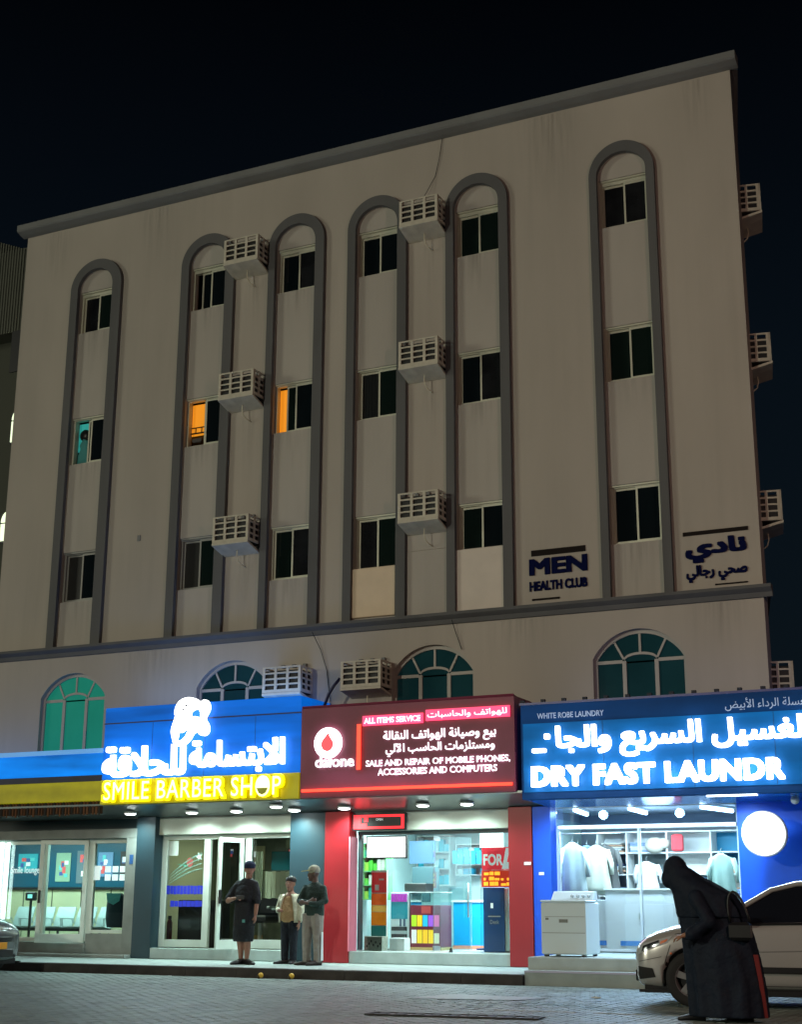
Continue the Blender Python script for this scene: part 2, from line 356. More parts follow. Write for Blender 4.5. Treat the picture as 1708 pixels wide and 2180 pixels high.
for k in range(6):
    q = MB(); paver_box(q, -0.05, -0.1, 0.0, 0.0035 + 0.0015 * random.random(), random.uniform(-.0012, .0012), random.uniform(-.0012, .0012))
    pav_meshes.append(q.mesh('paving_block', M_PAVE))
for (x, y) in cells:
    if (x, y) in near_set: continue
    if (-5.35 < x < -4.2 or -8.6 < x < -7.4) and False: continue
    w = worn(x, y)
    dx = noise.noise(Vector((x * 1.3, y * 1.3, 0))) * 0.006 + noise.noise(Vector((x * 9, y * 9, 5))) * 0.012 * w
    dy = noise.noise(Vector((x * 1.3, y * 1.3, 9))) * 0.008 + noise.noise(Vector((x * 9, y * 9, 15))) * 0.02 * w
    h = 0.004 * noise.noise(Vector((x * 0.9, y * 0.9, 3))) + random.uniform(-.0012, .0012) - 0.012 * w * max(0, noise.noise(Vector((x * 5, y * 5, 1))))
    paver_box(pb, x + dx, y + dy, h, 0.0035 + 0.003 * random.random() * (1 + 3 * w), random.uniform(-.001, .001), random.uniform(-.001, .001))
part('paving_block_field', pb, M_PAVE, rd, kind='stuff')
for (x, y) in near_set:
    o = link('paving_block', pav_meshes[random.randrange(6)], rd)
    o.location = (x + .05 + random.uniform(-.002, .002), y + .1 + random.uniform(-.002, .002), random.uniform(-.0015, .002))
# pale mortar patch, worn line, channel grating
part('patch_repair', MB().add([(-8.15, -6.75, .006), (-6.75, -6.45, .006), (-6.55, -5.75, .006), (-8.0, -5.65, .006)], [(0, 1, 2, 3)]), M_PAVE2, rd)
ln = MB()
for k in range(14):
    xa = -6.35 + k * 0.19
    if k in (5, 9): continue
    ln.box(xa, xa + 0.185, -8.22 + 0.012 * k, -8.16 + 0.012 * k, 0.0, 0.0075)
part('painted_line', ln, mat('worn_road_paint', (0.46, 0.48, 0.46), 0.8, var=0.3, vscale=14), rd)
gr = thing('drain_grating', 'dark slotted iron drain grating sunk in the paving in the foreground', 'drain grating', (-6.35, -9.35, 0.006), 0.12)
part('frame', MB().box(-.95, .95, -.17, -.13, 0, .012).box(-.95, .95, .13, .17, 0, .012).box(-.95, -.91, -.13, .13, 0, .012).box(.91, .95, -.13, .13, 0, .012), mat('rusty_iron', (0.05, 0.045, 0.04), 0.7, metal=0.5, var=0.3), gr)
part('pit', MB().box(-.91, .91, -.13, .13, .0005, .002), M_BLACK, gr)
for k in range(9):
    part('bar', MB().box(-.85 + k * .2, -.75 + k * .2, -.125, .125, .0025, .010), MATS['rusty_iron'], gr)

# ------------------------------------------------------------------ pavement
pv = part('pavement', MB().box(-34, -8.03, -2.83, 0.6, -0.02, 0.145), M_TILE, kind='structure')
kx = -34.0
kerb_meshes = []
for k in range(3):
    kerb_meshes.append(MB().box(-.496, .496, -.075, .075, -.02, .15, 0.008 + .002 * k).mesh('kerb_stone', M_KERB))
for k in range(26):
    link('kerb_stone', kerb_meshes[k % 3], pv, loc=(-33.49 + k * 1.0, -2.915 + random.uniform(-.004, .004), random.uniform(-.003, .003)))
# pavement slabs, each with its own edges
sl = MB().box(-.296, .296, -.296, .296, .0, .006, .002).mesh('slab', M_TILE)
for i in range(23):
    for j in range(4):
        link('slab', sl, pv, loc=(-21.6 + i * .6, -2.52 + j * .6, .1455 + random.uniform(-.001, .001)))

# ================================================================== THE APARTMENT BUILDING
XL, XR = -21.29, -4.65
ZW0, ZW1 = 2.80, 16.40
bd = thing('apartment_building', 'cream four-storey apartment building with grey arched window columns above the lit shops', 'building', (0, 0, 0))
COLS = [(-19.82, -19.62, -18.66, -18.42), (-16.80, -16.60, -15.66, -15.44), (-14.58, -14.42, -13.45, -13.24),
        (-12.68, -12.50, -11.54, -11.34), (-10.47, -10.30, -9.33, -9.14), (-7.45, -7.30, -6.33, -6.17)]
AW = [(-19.09, 'g'), (-15.17, 't'), (-10.81, 't'), (-6.87, 't')]
ZC = 6.40
holes = []
for a, b, c, d in COLS:
    holes.append(archpts(b, c, 14.64, 15.10, ZC + .01))
AWH = []
for cx, k in AW:
    AWH.append([(cx - .83, 4.0), (cx + .83, 4.0)] + segarch(cx, .83, 5.34, .50))
shape('wall', [(XL, ZW0), (XR, ZW0), (XR, ZW1), (XL, ZW1)], holes + AWH, 0.0, 0.30, M_WALL, bd)
part('side_wall', MB().loft([[(XR - .3, .301, z), (XR - .06, .301, z), (XR - 2.9, 13.0, z), (XR - 3.1, 13.0, z)] for z in (ZW0, ZW1)]), M_WALL, bd)
part('side_wall', MB().box(XL + .001, XL + .3, 0.301, 13.0, 3.11, ZW1), M_WALL, bd)
part('rear_wall', MB().box(XL, XR - 3.1, 13.001, 13.3, 0, ZW1), M_WALL, bd)
part('roof_slab', MB().loft([[(XL, -.01, z), (XR, -.01, z), (XR - 3.0, 13.3, z), (XL, 13.3, z)] for z in (ZW1 + .001, ZW1 + .05)]), M_TRIM, bd)
def profile(pts, x0, x1, m, name):
    mb = MB(); n = len(pts)
    mb.add([(x0, y, z) for y, z in pts] + [(x1, y, z) for y, z in pts],
           [(k, (k + 1) % n, n + (k + 1) % n, n + k) for k in range(n)] + [tuple(reversed(range(n))), tuple(range(n, 2 * n))])
    return part(name, mb, m, bd)
profile([(-.003, 16.33), (-.10, 16.35), (-.24, 16.40), (-.27, 16.43), (-.27, 16.56), (-.003, 16.56)], XL - .12, XR + .16, M_TRIM, 'coping')
profile([(-.003, 6.20), (-.05, 6.20), (-.07, 6.28), (-.12, 6.31), (-.17, 6.345), (-.17, 6.40), (-.003, 6.40)], XL - .12, XR + .16, M_BAND, 'cornice')
part('coping_return', MB().loft([[(XR + .0, .0, z), (XR + .155, .0, z), (XR - 2.75, 13.0, z), (XR - 2.95, 13.0, z)] for z in (16.43, 16.56)]), M_TRIM, bd)
part('cornice_return', MB().loft([[(XR + .0, .0, z), (XR + .14, .0, z), (XR - 2.78, 13.0, z), (XR - 2.98, 13.0, z)] for z in (6.33, 6.40)]), M_BAND, bd)
for a, b, c, d in COLS:
    cx = (a + d) / 2; R = (d - a) / 2; r = (c - b) / 2; ci = (b + c) / 2; n = 28
    # one closed outline of the surround: up the outside, down the inside
    out = [(d, ZC + .001)] + [(cx + R * math.cos(PI * k / n), 14.64 + .68 * math.sin(PI * k / n)) for k in range(n + 1)] + [(a, ZC + .001)]
    inn = [(b, ZC + .001)] + [(ci - r * math.cos(PI * k / n), 14.64 + .455 * math.sin(PI * k / n)) for k in range(n + 1)] + [(c, ZC + .001)]
    shape('column_surround', out + inn, [], -.10, -.003, M_BAND, bd)
# infill between windows
WZ = [(7.40, 8.50), (10.50, 11.58), (13.62, 14.62)]
infill_y = 0.035
for ci_, (a, b, c, d) in enumerate(COLS):
    segs = [(ZC + .002, 7.40), (8.50, 10.50), (11.58, 13.62)]
    for z0, z1 in segs:
        part('infill_panel', MB().box(b + .003, c - .003, infill_y, .28, z0, z1), M_WALL2, bd)
    pts = [(b + .003, 14.62), (c - .003, 14.62)] + [((b + c) / 2 + ((c - b) / 2 - .003) * math.cos(PI * k / 20), 14.64 + .457 * math.sin(PI * k / 20)) for k in range(21)]
    shape('infill_panel', pts, [], infill_y, .28, M_WALL2, bd)
# windows: frame, sashes, panes
M_AMBER = glow('amber_lit_room', (1.0, 0.36, 0.02), 0.62)
M_TEALROOM = glow('teal_lit_room', (0.05, 0.55, 0.50), 0.35)
open_ones = {(0, 1): 'laundry', (1, 1): 'amber', (2, 1): 'amber_strip', (1, 2): 'ajar', (3, 1): 'curtain', (0, 0): 'grey', (1, 0): 'grey'}
for ci_, (a, b, c, d) in enumerate(COLS):
    x0, x1 = b + .004, c - .004
    for ri, (z0, z1) in enumerate(WZ):
        st = open_ones.get((ci_, ri), '')
        w = bpy.data.objects.new('window', None); COL.objects.link(w); w.parent = bd; w.empty_display_size = .1
        fm = M_FRAMEG if st == 'grey' else M_FRAME
        y = .10; zt = z1 - .055; f = .042
        hd = .10 if ri == 2 else .05
        part('frame', MB().box(x0, x1, y, y + .10, zt - hd + .055, z1 - .002).box(x0, x0 + f, y, y + .10, z0 + .03, zt - hd + .055)
             .box(x1 - f, x1, y, y + .10, z0 + .03, zt - hd + .055).box(x0, x1, y, y + .10, z0 + .002, z0 + .03), fm, w)
        part('lintel_board', MB().box(x0, x1, y - .045, y - .001, z1 - .035, z1 - .004), fm, w)
        xm = (x0 + x1) / 2; zb = z0 + .03; zh = zt - hd + .055
        # right sash (outer track), left sash (inner track)
        shift = 0.0
        if st in ('laundry',): shift = .32
        if st == 'amber': shift = .36
        if st == 'amber_strip': shift = .20
        if st == 'ajar': shift = .16
        s0 = x0 + f + shift
        sash = MB()
        for (sa, sb, yy) in ((s0, xm + .02 + shift, y + .055), (xm - .015, x1 - f, y + .012)):
            t = .036
            sash.box(sa, sa + t, yy, yy + .03, zb, zh).box(sb - t, sb, yy, yy + .03, zb, zh).box(sa + t, sb - t, yy, yy + .03, zh - t, zh).box(sa + t, sb - t, yy, yy + .03, zb, zb + t)
        part('sash', sash, fm, w)
        part('pane', MB().box(s0 + .036, min(xm + .02 + shift, x1 - f) - .036, y + .068, y + .074, zb + .036, zh - .036), M_DARKGL if st != 'grey' else mat('grey_curtained_glass', (0.03, 0.03, 0.028), .25), w)
        part('pane', MB().box(xm + .021, x1 - f - .036, y + .024, y + .030, zb + .036, zh - .036), M_DARKGL, w)
        # the room behind
        if st in ('amber', 'amber_strip'):
            part('lit_room', MB().box(x0 - .25, x1 - f, .31, .33, zb + (.30 if st == 'amber' else 0), zh), M_AMBER, w)
            part('dark_room', MB().box(x0 - .4, x1, .45, .47, z0 - .1, z1 + .1), M_BLACK, w)
            if st == 'amber':
                part('shelf', MB().box(x0 - .1, x0 + .5, .27, .29, zb + .33, zb + .36).box(x0 - .1, x0 + .5, .27, .29, zb + .46, zb + .48).box(x0 + .1, x0 + .12, .27, .28, zb + .36, zb + .46).box(x0 + .25, x0 + .27, .27, .28, zb + .36, zb + .46), M_BLACK, w)
                part('sink_unit', MB().box(x0 + f + .02, x0 + .30, .22, .29, zb + .12, zb + .22, .02), mat('grey_crockery', (.12, .12, .12), .6), w)
        elif st == 'laundry':
            part('lit_room', MB().box(x0 - .25, x1 - f, .31, .33, zb + .35, zh), M_TEALROOM, w)
            part('dark_room', MB().box(x0 - .4, x1, .45, .47, z0 - .1, z1 + .1), M_BLACK, w)
            part('hanging_bag', MB().ball((x0 + .20, .26, zb + .70), .14, sq=(1, .6, 1)), M_BLACK, w, smooth=True)
            part('hanging_cloth', MB().loft([[(x0 + .20 + r * math.cos(2 * PI * k / 10), .25 + .05 * math.sin(2 * PI * k / 10), zb + z) for k in range(10)] for z, r in ((.60, .05), (.48, .13), (.38, .10), (.25, .16), (.05, .18))]), mat('teal_cloth', (.10, .42, .42), .9), w, smooth=True)
        elif st == 'curtain':
            part('curtain', MB().add([(x0 + f + k * .035, .20 + .02 * (k % 2), z) for z in (zb, zh) for k in range(13)], [(k, k + 1, k + 14, k + 13) for k in range(12)]), mat('brown_curtain', (.075, .058, .050), .9), w)
            w.children[2].hide_render = False
            part('dark_room', MB().box(x0 - .4, x1, .45, .47, z0 - .1, z1 + .1), M_BLACK, w)
        else:
            part('dark_room', MB().box(x0 - .4, x1, .45, .47, z0 - .1, z1 + .1), M_BLACK, w)
# the curtained window shows its curtain: clear the left pane there
for o in list(bd.children):
    if o.name.startswith('window') and any(c.name.startswith('curtain') for c in o.children):
        for c in o.children:
            if c.name.startswith('pane'):
                c.data.materials[0] = glass('clear_glass'); break
# pale boards over the lowest panels of the fourth and fifth columns
part('covering_board', MB().box(-12.505, -11.58, -.030, .034, 6.47, 7.44, .012), mat('warm_cream_board', (0.80, 0.64, 0.46), .6, var=.04, vscale=3), bd)
part('covering_board', MB().box(-10.30, -9.36, -.028, .034, 6.42, 7.60, .012), mat('pale_cream_board', (0.72, 0.64, 0.56), .6, var=.04, vscale=3), bd)
part('shaft_panel', MB().box(-11.33, -10.48, -.016, -.003, 6.41, 7.66).box(-11.33, -10.48, -.012, -.003, 7.67, 7.98), M_WALL2, bd)
# arched windows of the first floor
for cx, k in AW:
    w = bpy.data.objects.new('arched_window', None); COL.objects.link(w); w.parent = bd
    hw, zs, rise = .79, 5.31, .46
    out = [(cx - .829, 4.0), (cx + .829, 4.0)] + segarch(cx, .829, 5.34, .499)
    inn = [(cx - .775, 4.05), (cx + .775, 4.05)] + segarch(cx, .775, 5.33, .44)
    fb = MB(); fm = mat('pinkish_grey_frame', (0.44, 0.41, 0.37), .5)
    o = shape('frame', out, [inn], .10, .17, fm, w)
    y0, y1 = .105, .16
    for xx in (-.29, .29): fb.box(cx + xx - .035, cx + xx + .035, y0, y1, 4.05, 5.30)
    fb.box(cx - .775, cx - .325, y0 + .004, y1, 5.26, 5.32).box(cx + .325, cx + .775, y0 + .004, y1, 5.26, 5.32)
    for sx in (-1, 1):
        fb.box(cx + sx * .35 - .012, cx + sx * .35 + .012, y0 - .008, y1 - .01, 4.05, 5.26) if False else None
    arc = [(cx + .29 * math.cos(PI * q / 14), 5.30 + .10 * math.sin(PI * q / 14)) for q in range(15)]
    for q in range(14):
        (xa, za), (xb, zb_) = arc[q], arc[q + 1]
        fb.add([(xa, y0 + .006, za), (xb, y0 + .006, zb_), (xb, y0 + .006, zb_ + .045), (xa, y0 + .006, za + .045), (xa, y1, za), (xb, y1, zb_), (xb, y1, zb_ + .045), (xa, y1, za + .045)],
               [(0, 3, 2, 1), (4, 5, 6, 7), (0, 1, 5, 4), (3, 7, 6, 2)])
    fb.box(cx - .02, cx + .02, y0 + .008, y1, 5.44, 5.80)
    for sx in (-1, 1):
        p, q = (cx + sx * .30, 5.33), (cx + sx * .47, 5.66); t = .022
        fb.add([(p[0] - t, y0 + .01, p[1]), (p[0] + t, y0 + .01, p[1]), (q[0] + t, y0 + .01, q[1]), (q[0] - t, y0 + .01, q[1]), (p[0] - t, y1, p[1]), (p[0] + t, y1, p[1]), (q[0] + t, y1, q[1]), (q[0] - t, y1, q[1])],
               [(0, 1, 2, 3), (4, 7, 6, 5), (0, 4, 5, 1), (2, 6, 7, 3), (1, 5, 6, 2), (0, 3, 7, 4)])
    part('glazing_bars', fb, fm, w)
    gm = M_GREENGL if k == 'g' else M_TEALGL
    for (xa, xb) in ((-.775, -.325), (-.255, .255), (.325, .775)):
        part('pane', MB().box(cx + xa, cx + xb, .135, .142, 4.05, 5.26), gm, w)
    shape('fanlight_pane', [(cx - .775, 5.29), (cx + .775, 5.29)] + segarch(cx, .775, 5.33, .44), [], .137, .144, gm, w)
rst = random.Random(21)
for (xs_, zs_, w_, h_) in [(-14.95, z, .5, 1.5) for z in (14.1, 11.1, 8.0)] + [(-10.80, z, .5, 1.5) for z in (14.1, 11.1, 7.6)] + [(-13.7, 5.0, .6, .9), (-12.0, 5.0, .6, .9), (-20.4, 16.3, 1.0, 1.6), (-8.3, 16.3, 1.4, 2.2), (-5.3, 16.3, .8, 1.4), (-17.6, 16.3, 1.2, 1.6), (-5.4, 6.18, 1.2, .9), (-9.0, 6.18, 1.6, .8), (-17.2, 6.18, 1.6, .9)]:
    part('drip_stain', MB().box(xs_ - w_ / 2, xs_ + w_ / 2, -.0075, -.0045, zs_ - h_, zs_), M_STAIN, bd)
for ci_, (a, b, c, d) in enumerate(COLS):
    for z in (7.39, 10.49, 13.61):
        if rst.random() < .7 and not (ci_ in (3, 4) and z < 8): part('drip_stain', MB().box(b + .01, c - .01, .030, .033, z - rst.uniform(.6, 1.3), z), M_STAIN, bd)
# wall signs
M_SIGNBLUE = mat('navy_sign_paint', (0.003, 0.006, 0.05), .9, spec=.1)
M_SIGNBR = mat('dark_brown_sign_paint', (0.02, 0.016, 0.015), .9, spec=.1)
s = thing('wall_sign', 'navy MEN HEALTH CLUB lettering on the cream wall between the fifth and sixth window columns', 'wall sign', (0, -.004, 0))
text('MEN', -8.85, -7.74, 6.965, 7.27, 0, .02, M_SIGNBLUE, s, offset=.07)
text('HEALTH CLUB', -8.85, -7.75, 6.67, 6.85, 0, .02, M_SIGNBLUE, s, offset=.06)
part('bar', MB().box(-8.81, -7.77, -.012, -.002, 7.325, 7.435), M_SIGNBR, s); part('bar', MB().box(-8.81, -8.28, -.012, -.002, 6.495, 6.53), M_SIGNBR, s)
s = thing('wall_sign', 'navy Arabic health club lettering on the cream wall by the right corner', 'wall sign', (0, -.004, 0))
text(arabic('نادي'), -5.95, -4.88, 6.90, 7.33, 0, .02, M_SIGNBLUE, s, offset=.08)
text(arabic('صحي رجالي'), -5.95, -4.89, 6.56, 6.86, 0, .02, M_SIGNBLUE, s, offset=.06)
part('bar', MB().box(-5.98, -4.84, -.012, -.002, 7.40, 7.47), M_SIGNBR, s); part('bar', MB().box(-5.46, -4.90, -.012, -.002, 6.48, 6.505), M_SIGNBR, s)

# ------------------------------------------------------------------ air conditioner cages
PANES = [M_DARKGL, mat('dark_green_glass', (.008, .016, .013), .06), mat('dark_smoky_glass', (.014, .015, .017), .12, var=.3, vscale=3)]
rp = random.Random(4)
for o in bd.children:
    if o.name.startswith('window'):
        for c in o.children:
            if c.name.startswith('pane') and c.data.materials[0] == M_DARKGL: c.data.materials[0] = PANES[rp.randrange(3)]
def lattice(x0, x1, z0, z1, nx, nz, bw=.035, bh=.03):
    hs = []
    w = (x1 - x0 - bw * (nx + 1)) / nx; h = (z1 - z0 - bh * (nz + 1)) / nz
    for i in range(nx):
        for j in range(nz):
            a = x0 + bw + i * (w + bw); b = z0 + bh + j * (h + bh); hs.append(rect(a, a + w, b, b + h))
    return hs
def make_cage(label, loc, rz=0, hgt=.54, drop=.14):
    t = thing('air_conditioner_cage', label, 'air conditioner cage', loc, rz, 'air conditioner cages on the facade')
    W, D = .84, .48
    shape('front_grille', rect(-W / 2, W / 2, 0, hgt), lattice(-W / 2, W / 2, .03, hgt, 3, 4, .055), -D, -D + .03, M_CAGE, t)
    for sx in (-1, 1):
        o = shape('side_grille', rect(0, D - .032, 0, hgt), lattice(0, D - .032, .03, hgt, 2, 4, .045), -.015, .015, M_CAGE, t)
        o.rotation_euler = (0, 0, PI / 2); o.location = (sx * (W / 2 - .0155), -D + .031, 0)
    a = W / 2
    part('tray', MB().add([(-a, -D - .01, -.005), (a, -D - .01, -.005), (a, -.002, -drop), (-a, -.002, -drop), (-a, -D - .01, -.05), (a, -D - .01, -.05), (a, -.002, -drop - .04), (-a, -.002, -drop - .04)],
                          [(0, 1, 2, 3), (7, 6, 5, 4), (0, 4, 5, 1), (1, 5, 6, 2), (2, 6, 7, 3), (3, 7, 4, 0)]), M_CAGE, t)
    part('air_conditioner', MB().box(-.385, .385, -.43, -.01, -.02, hgt - .07, .015), mat('shade_dark_casing', (.012, .012, .013), .6), t)  # unit enlarged and near black, so the cage openings read as shaded
    part('drain_pipe', MB().tube([(.02, -.22, -.13), (.02, -.23, -.24), (.03, -.2, -.34), (.06, -.12, -.40), (.11, -.03, -.44)], .011, 6), mat('cream_pipe', (.7, .66, .5), .5), t, smooth=True)
    for k in (-.22, .02, .26):
        part('bracket', MB().box(k - .035, k + .035, -.06, -.002, hgt + .04, hgt + .10), M_TRIM, t)
    return t
rows = ['top floor', 'third floor', 'second floor']
zr = [14.30, 11.26, 8.16]
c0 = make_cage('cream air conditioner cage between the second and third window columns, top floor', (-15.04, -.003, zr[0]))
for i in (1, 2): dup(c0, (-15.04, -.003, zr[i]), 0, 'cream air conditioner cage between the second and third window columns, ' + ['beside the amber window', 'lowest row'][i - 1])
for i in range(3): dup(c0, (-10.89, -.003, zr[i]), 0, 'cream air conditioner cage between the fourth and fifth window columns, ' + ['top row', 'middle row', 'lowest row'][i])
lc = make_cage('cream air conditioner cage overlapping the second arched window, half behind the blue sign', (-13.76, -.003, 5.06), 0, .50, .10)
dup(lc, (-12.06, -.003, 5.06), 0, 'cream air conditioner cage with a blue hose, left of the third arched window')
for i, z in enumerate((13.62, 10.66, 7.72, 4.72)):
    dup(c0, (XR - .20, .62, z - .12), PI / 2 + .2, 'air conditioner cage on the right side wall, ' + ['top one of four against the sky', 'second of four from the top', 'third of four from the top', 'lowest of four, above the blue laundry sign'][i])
tag(part('hose', MB().tube([(-12.50, -.46, 5.25), (-12.60, -.50, 5.12), (-12.72, -.5, 4.95), (-12.83, -.48, 4.70), (-12.90, -.4, 4.5)], .028, 8), mat('blue_black_hose', (.01, .015, .07), .4), smooth=True), 'dark blue hose curving down from an air conditioner cage to the red sign', 'hose')
tag(part('cable', MB().tube([(-10.56, -.02, 16.33), (-10.62, -.03, 15.9), (-10.72, -.02, 15.5), (-10.95, -.12, 15.0)], .006, 5), M_BLACK), 'thin black cable hanging from the roof edge to the fourth window column', 'cable')
tag(part('cable', MB().tube([(-13.3, -.14, 6.25), (-13.15, -.05, 5.9), (-13.02, -.03, 5.5), (-12.9, -.04, 4.7)], .008, 5), M_BLACK), 'thin dark cable from the cornice down between the two low cages', 'cable')
tag(part('cable', MB().tube([(-10.35, -.14, 6.25), (-10.30, -.05, 6.0), (-10.2, -.03, 5.7)], .008, 5), M_BLACK), 'short dark cable from the cornice to the third arched window', 'cable')
part('wall_vent', MB().box(-17.65, -17.57, -.015, -.001, 8.55, 8.68, .004), M_TRIM, bd)

# ================================================================== GROUND FLOOR: pillars, soffit, rooms
ZS = 2.82
part('pillar', MB().box(-17.15, -16.72, -.16, .12, .15, ZS, .008), M_TEALCL, bd, label='dark teal pillar left of the barber shop')
part('pillar', MB().box(-13.66, -12.915, -.16, .12, .15, ZS, .008), M_TEALCL, bd, label='dark teal pillar right of the barber shop')
part('pillar', MB().box(-12.90, -12.40, -.20, .12, .15, ZS, .008), M_RED, bd, label='red pillar left of the phone shop')
part('pillar', MB().box(-9.27, -8.84, -.20, .12, .15, ZS, .008), M_RED, bd, label='red pillar right of the phone shop')
part('pillar', MB().box(-8.825, -8.50, -.18, .12, .15, ZS, .008), M_BLUE, bd, label='blue pillar left of the laundry')
part('pillar_edge', MB().box(-12.398, -12.372, -.20, .10, .35, 2.36), mat('pink_edge_strip', (.9, .25, .35), .4), bd)  # plain pink strip on the pillar edge, no emission
part('blue_panel', MB().box(-5.30, -4.18, -.06, .10, .40, ZS, .006), M_BLUE, bd)
part('dark_panel', MB().box(-4.17, -1.6, -.04, .10, .40, ZS, .006), mat('dark_blue_glass', (.006, .03, .08), .15), bd)
part('end_wall', MB().box(-24.6, -21.25, -.1, .2, 0, ZS), M_PLINTHG, bd)
M_SOF = mat('soffit_metal', (.20, .24, .24), .28, metal=.55, var=.1)
sof = MB().add([(-21.6, -1.10, 2.985), (-1.5, -1.10, 2.985), (-1.5, -.0, 2.81), (-21.6, -.0, 2.81), (-21.6, -1.10, 3.02), (-1.5, -1.10, 3.02), (-1.5, 0.0, 2.85), (-21.6, 0.0, 2.85)],
               [(3, 2, 1, 0), (4, 5, 6, 7), (0, 1, 5, 4), (2, 3, 7, 6)])
part('soffit', sof, M_SOF, bd)
for x0, x1, n in ((-16.88, -13.70, 'b'), (-12.37, -9.29, 'p')):
    part('shutter_box', MB().box(x0, x1, -.02, .40, 2.47, 2.80, .012), mat('ivory_shutter_box', (.58, .62, .54), .5, var=.05), bd)
part('header_beam', MB().box(-21.24, -17.17, -.03, .30, 2.62, 2.80), mat('teal_black_header', (.02, .04, .045), .5), bd)
part('header_beam', MB().box(-21.24, -17.17, -.04, .30, 2.43, 2.61), M_PLINTHG, bd)
part('upper_slab', MB().box(-24.6, -1.0, .31, 6.5, 2.86, 3.1), M_BLACK, bd)

def room(name, x0, x1, y0, y1, zf, zc, wall_back, wall_left, floor_m, ceil_m, label=None):
    r = thing(name, label, 'shop interior', (0, 0, 0))
    part('rear_wall', MB().box(x0, x1, y1, y1 + .08, zf, zc), wall_back, r)
    part('left_wall', MB().box(x0 - .08, x0 - .002, y0, y1 + .08, zf, zc), wall_left, r)
    part('right_wall', MB().box(x1 + .002, x1 + .08, y0, y1 + .08, zf, zc), wall_left, r)
    part('floor', MB().box(x0, x1, y0, y1, zf - .1, zf), floor_m, r)
    part('ceiling', MB().box(x0, x1, y0, y1, zc, zc + .05), ceil_m, r)
    return r
M_FLOOR = mat('glossy_pale_floor', (.55, .58, .56), .18, var=.06)
M_FLOORD = mat('glossy_dark_floor', (.14, .15, .13), .25, var=.1)
r1 = room('waiting_room', -26.0, -17.25, .30, 2.4, .42, 2.74, M_CREAM, M_CREAM, M_FLOORD, M_WHITE, 'waiting room behind the leftmost glass front with cream dado and blue wall')
part('blue_wall_panel', MB().box(-25.99, -17.26, 2.36, 2.398, 1.52, 2.73), mat('deep_teal_wall', (.01, .10, .17), .3), r1)
part('blue_wall_panel', MB().box(-25.997, -25.96, .31, 2.355, 1.52, 2.73), MATS['deep_teal_wall'], r1)
part('dado_rail', MB().box(-25.99, -17.26, 2.34, 2.395, 1.47, 1.515), M_BLACK, r1)
for k in range(8): part('dado_seam', MB().box(-23.6 + k * .8, -23.585 + k * .8, 2.385, 2.397, .46, 1.46), mat('seam_grey', (.1, .1, .08), .8), r1)
r2 = room('barber_room', -17.3, -13.4, .30, 3.6, .36, 2.74, mat('olive_wall', (.07, .08, .05), .7, var=.3, vscale=5), mat('olive_wall_left', (.10, .12, .07), .7), M_FLOORD, mat('grey_ceiling', (.3, .3, .27), .7), 'dim barber room behind the glass with posters and hanging towels')
r3 = room('phone_room', -12.75, -9.05, .30, 3.8, .36, 2.70, mat('cyan_white_wall', (.55, .72, .75), .5), mat('cyan_white_wall_left', (.5, .7, .7), .5), M_FLOOR, M_WHITE, 'bright cyan and white room of the phone shop')
r4 = room('laundry_room', -9.0, -5.3, .30, 2.9, .42, 2.84, mat('bluewhite_wall', (.28, .34, .40), .5), mat('bluewhite_wall_left', (.42, .5, .58), .5), M_FLOOR, M_WHITE, 'bright blue and white laundry room behind the glass')

# interior lamps (area lamps stand in for the fixtures behind the glass)
def fixture(name, label, x, y, z, sx, sy, m, cat='ceiling light', rz=0, group=None):
    t = thing(name, label, cat, (x, y, z), rz, group)
    part('housing', MB().box(-sx / 2 - .03, sx / 2 + .03, -sy / 2 - .03, sy / 2 + .03, -.0, .035), M_WHITE, t)
    part('diffuser', MB().box(-sx / 2, sx / 2, -sy / 2, sy / 2, -.03, -.001), m, t)
    return t
M_TUBE = glow('white_tube', (.88, .97, 1.0), 9)
fixture('ceiling_light', 'square ceiling light of the waiting room', -20.0, 1.3, 2.70, .6, .6, M_TUBE)
lamp('AREA', 'waiting_room_lamp', (-20.8, .95, 2.60), 170, (.62, 1.0, .92), 5.0, 1.0)
fixture('ceiling_light', 'square ceiling light in the barber shop', -15.4, 2.0, 2.70, .5, .5, M_TUBE)
lamp('AREA', 'barber_room_lamp', (-15.4, 1.8, 2.62), 30, (.85, 1.0, .72), 2.2, 1.6)
for k, x in enumerate((-11.9, -10.2)):
    fixture('ceiling_light', ('left' if k == 0 else 'right') + ' one of two panel lights on the phone shop ceiling', x, 1.6, 2.66, .6, 1.2, M_TUBE)
lamp('AREA', 'phone_room_lamp', (-10.9, 1.0, 2.60), 250, (.80, 1.0, 1.0), 3.0, 1.2)
lamp('POINT', 'laundry_ceiling_fill', (-7.0, 1.3, 2.35), 22, (.70, .86, 1.0), .3)  # added point light without a fixture, brightens the laundry ceiling
for k, (x, y, a) in enumerate(((-8.30, .9, .15), (-7.25, .9, .05), (-5.85, .9, -.2))):
    t = thing('tube_light', ['first fluorescent tube from the left on the laundry ceiling', 'middle fluorescent tube on the laundry ceiling', 'rightmost fluorescent tube on the laundry ceiling'][k], 'tube light', (x, y, 2.80), a, 'fluorescent tubes in the laundry')
    part('batten', MB().box(-.05, .05, -.65, .65, 0, .03), M_WHITE, t)
    part('tube', MB().tube([(0, -.62, -.03), (0, .62, -.03)], .035, 10), M_TUBE, t, smooth=True)
lamp('AREA', 'laundry_room_lamp', (-7.1, .42, 2.74), 240, (.62, .84, 1.0), 3.0, .22)

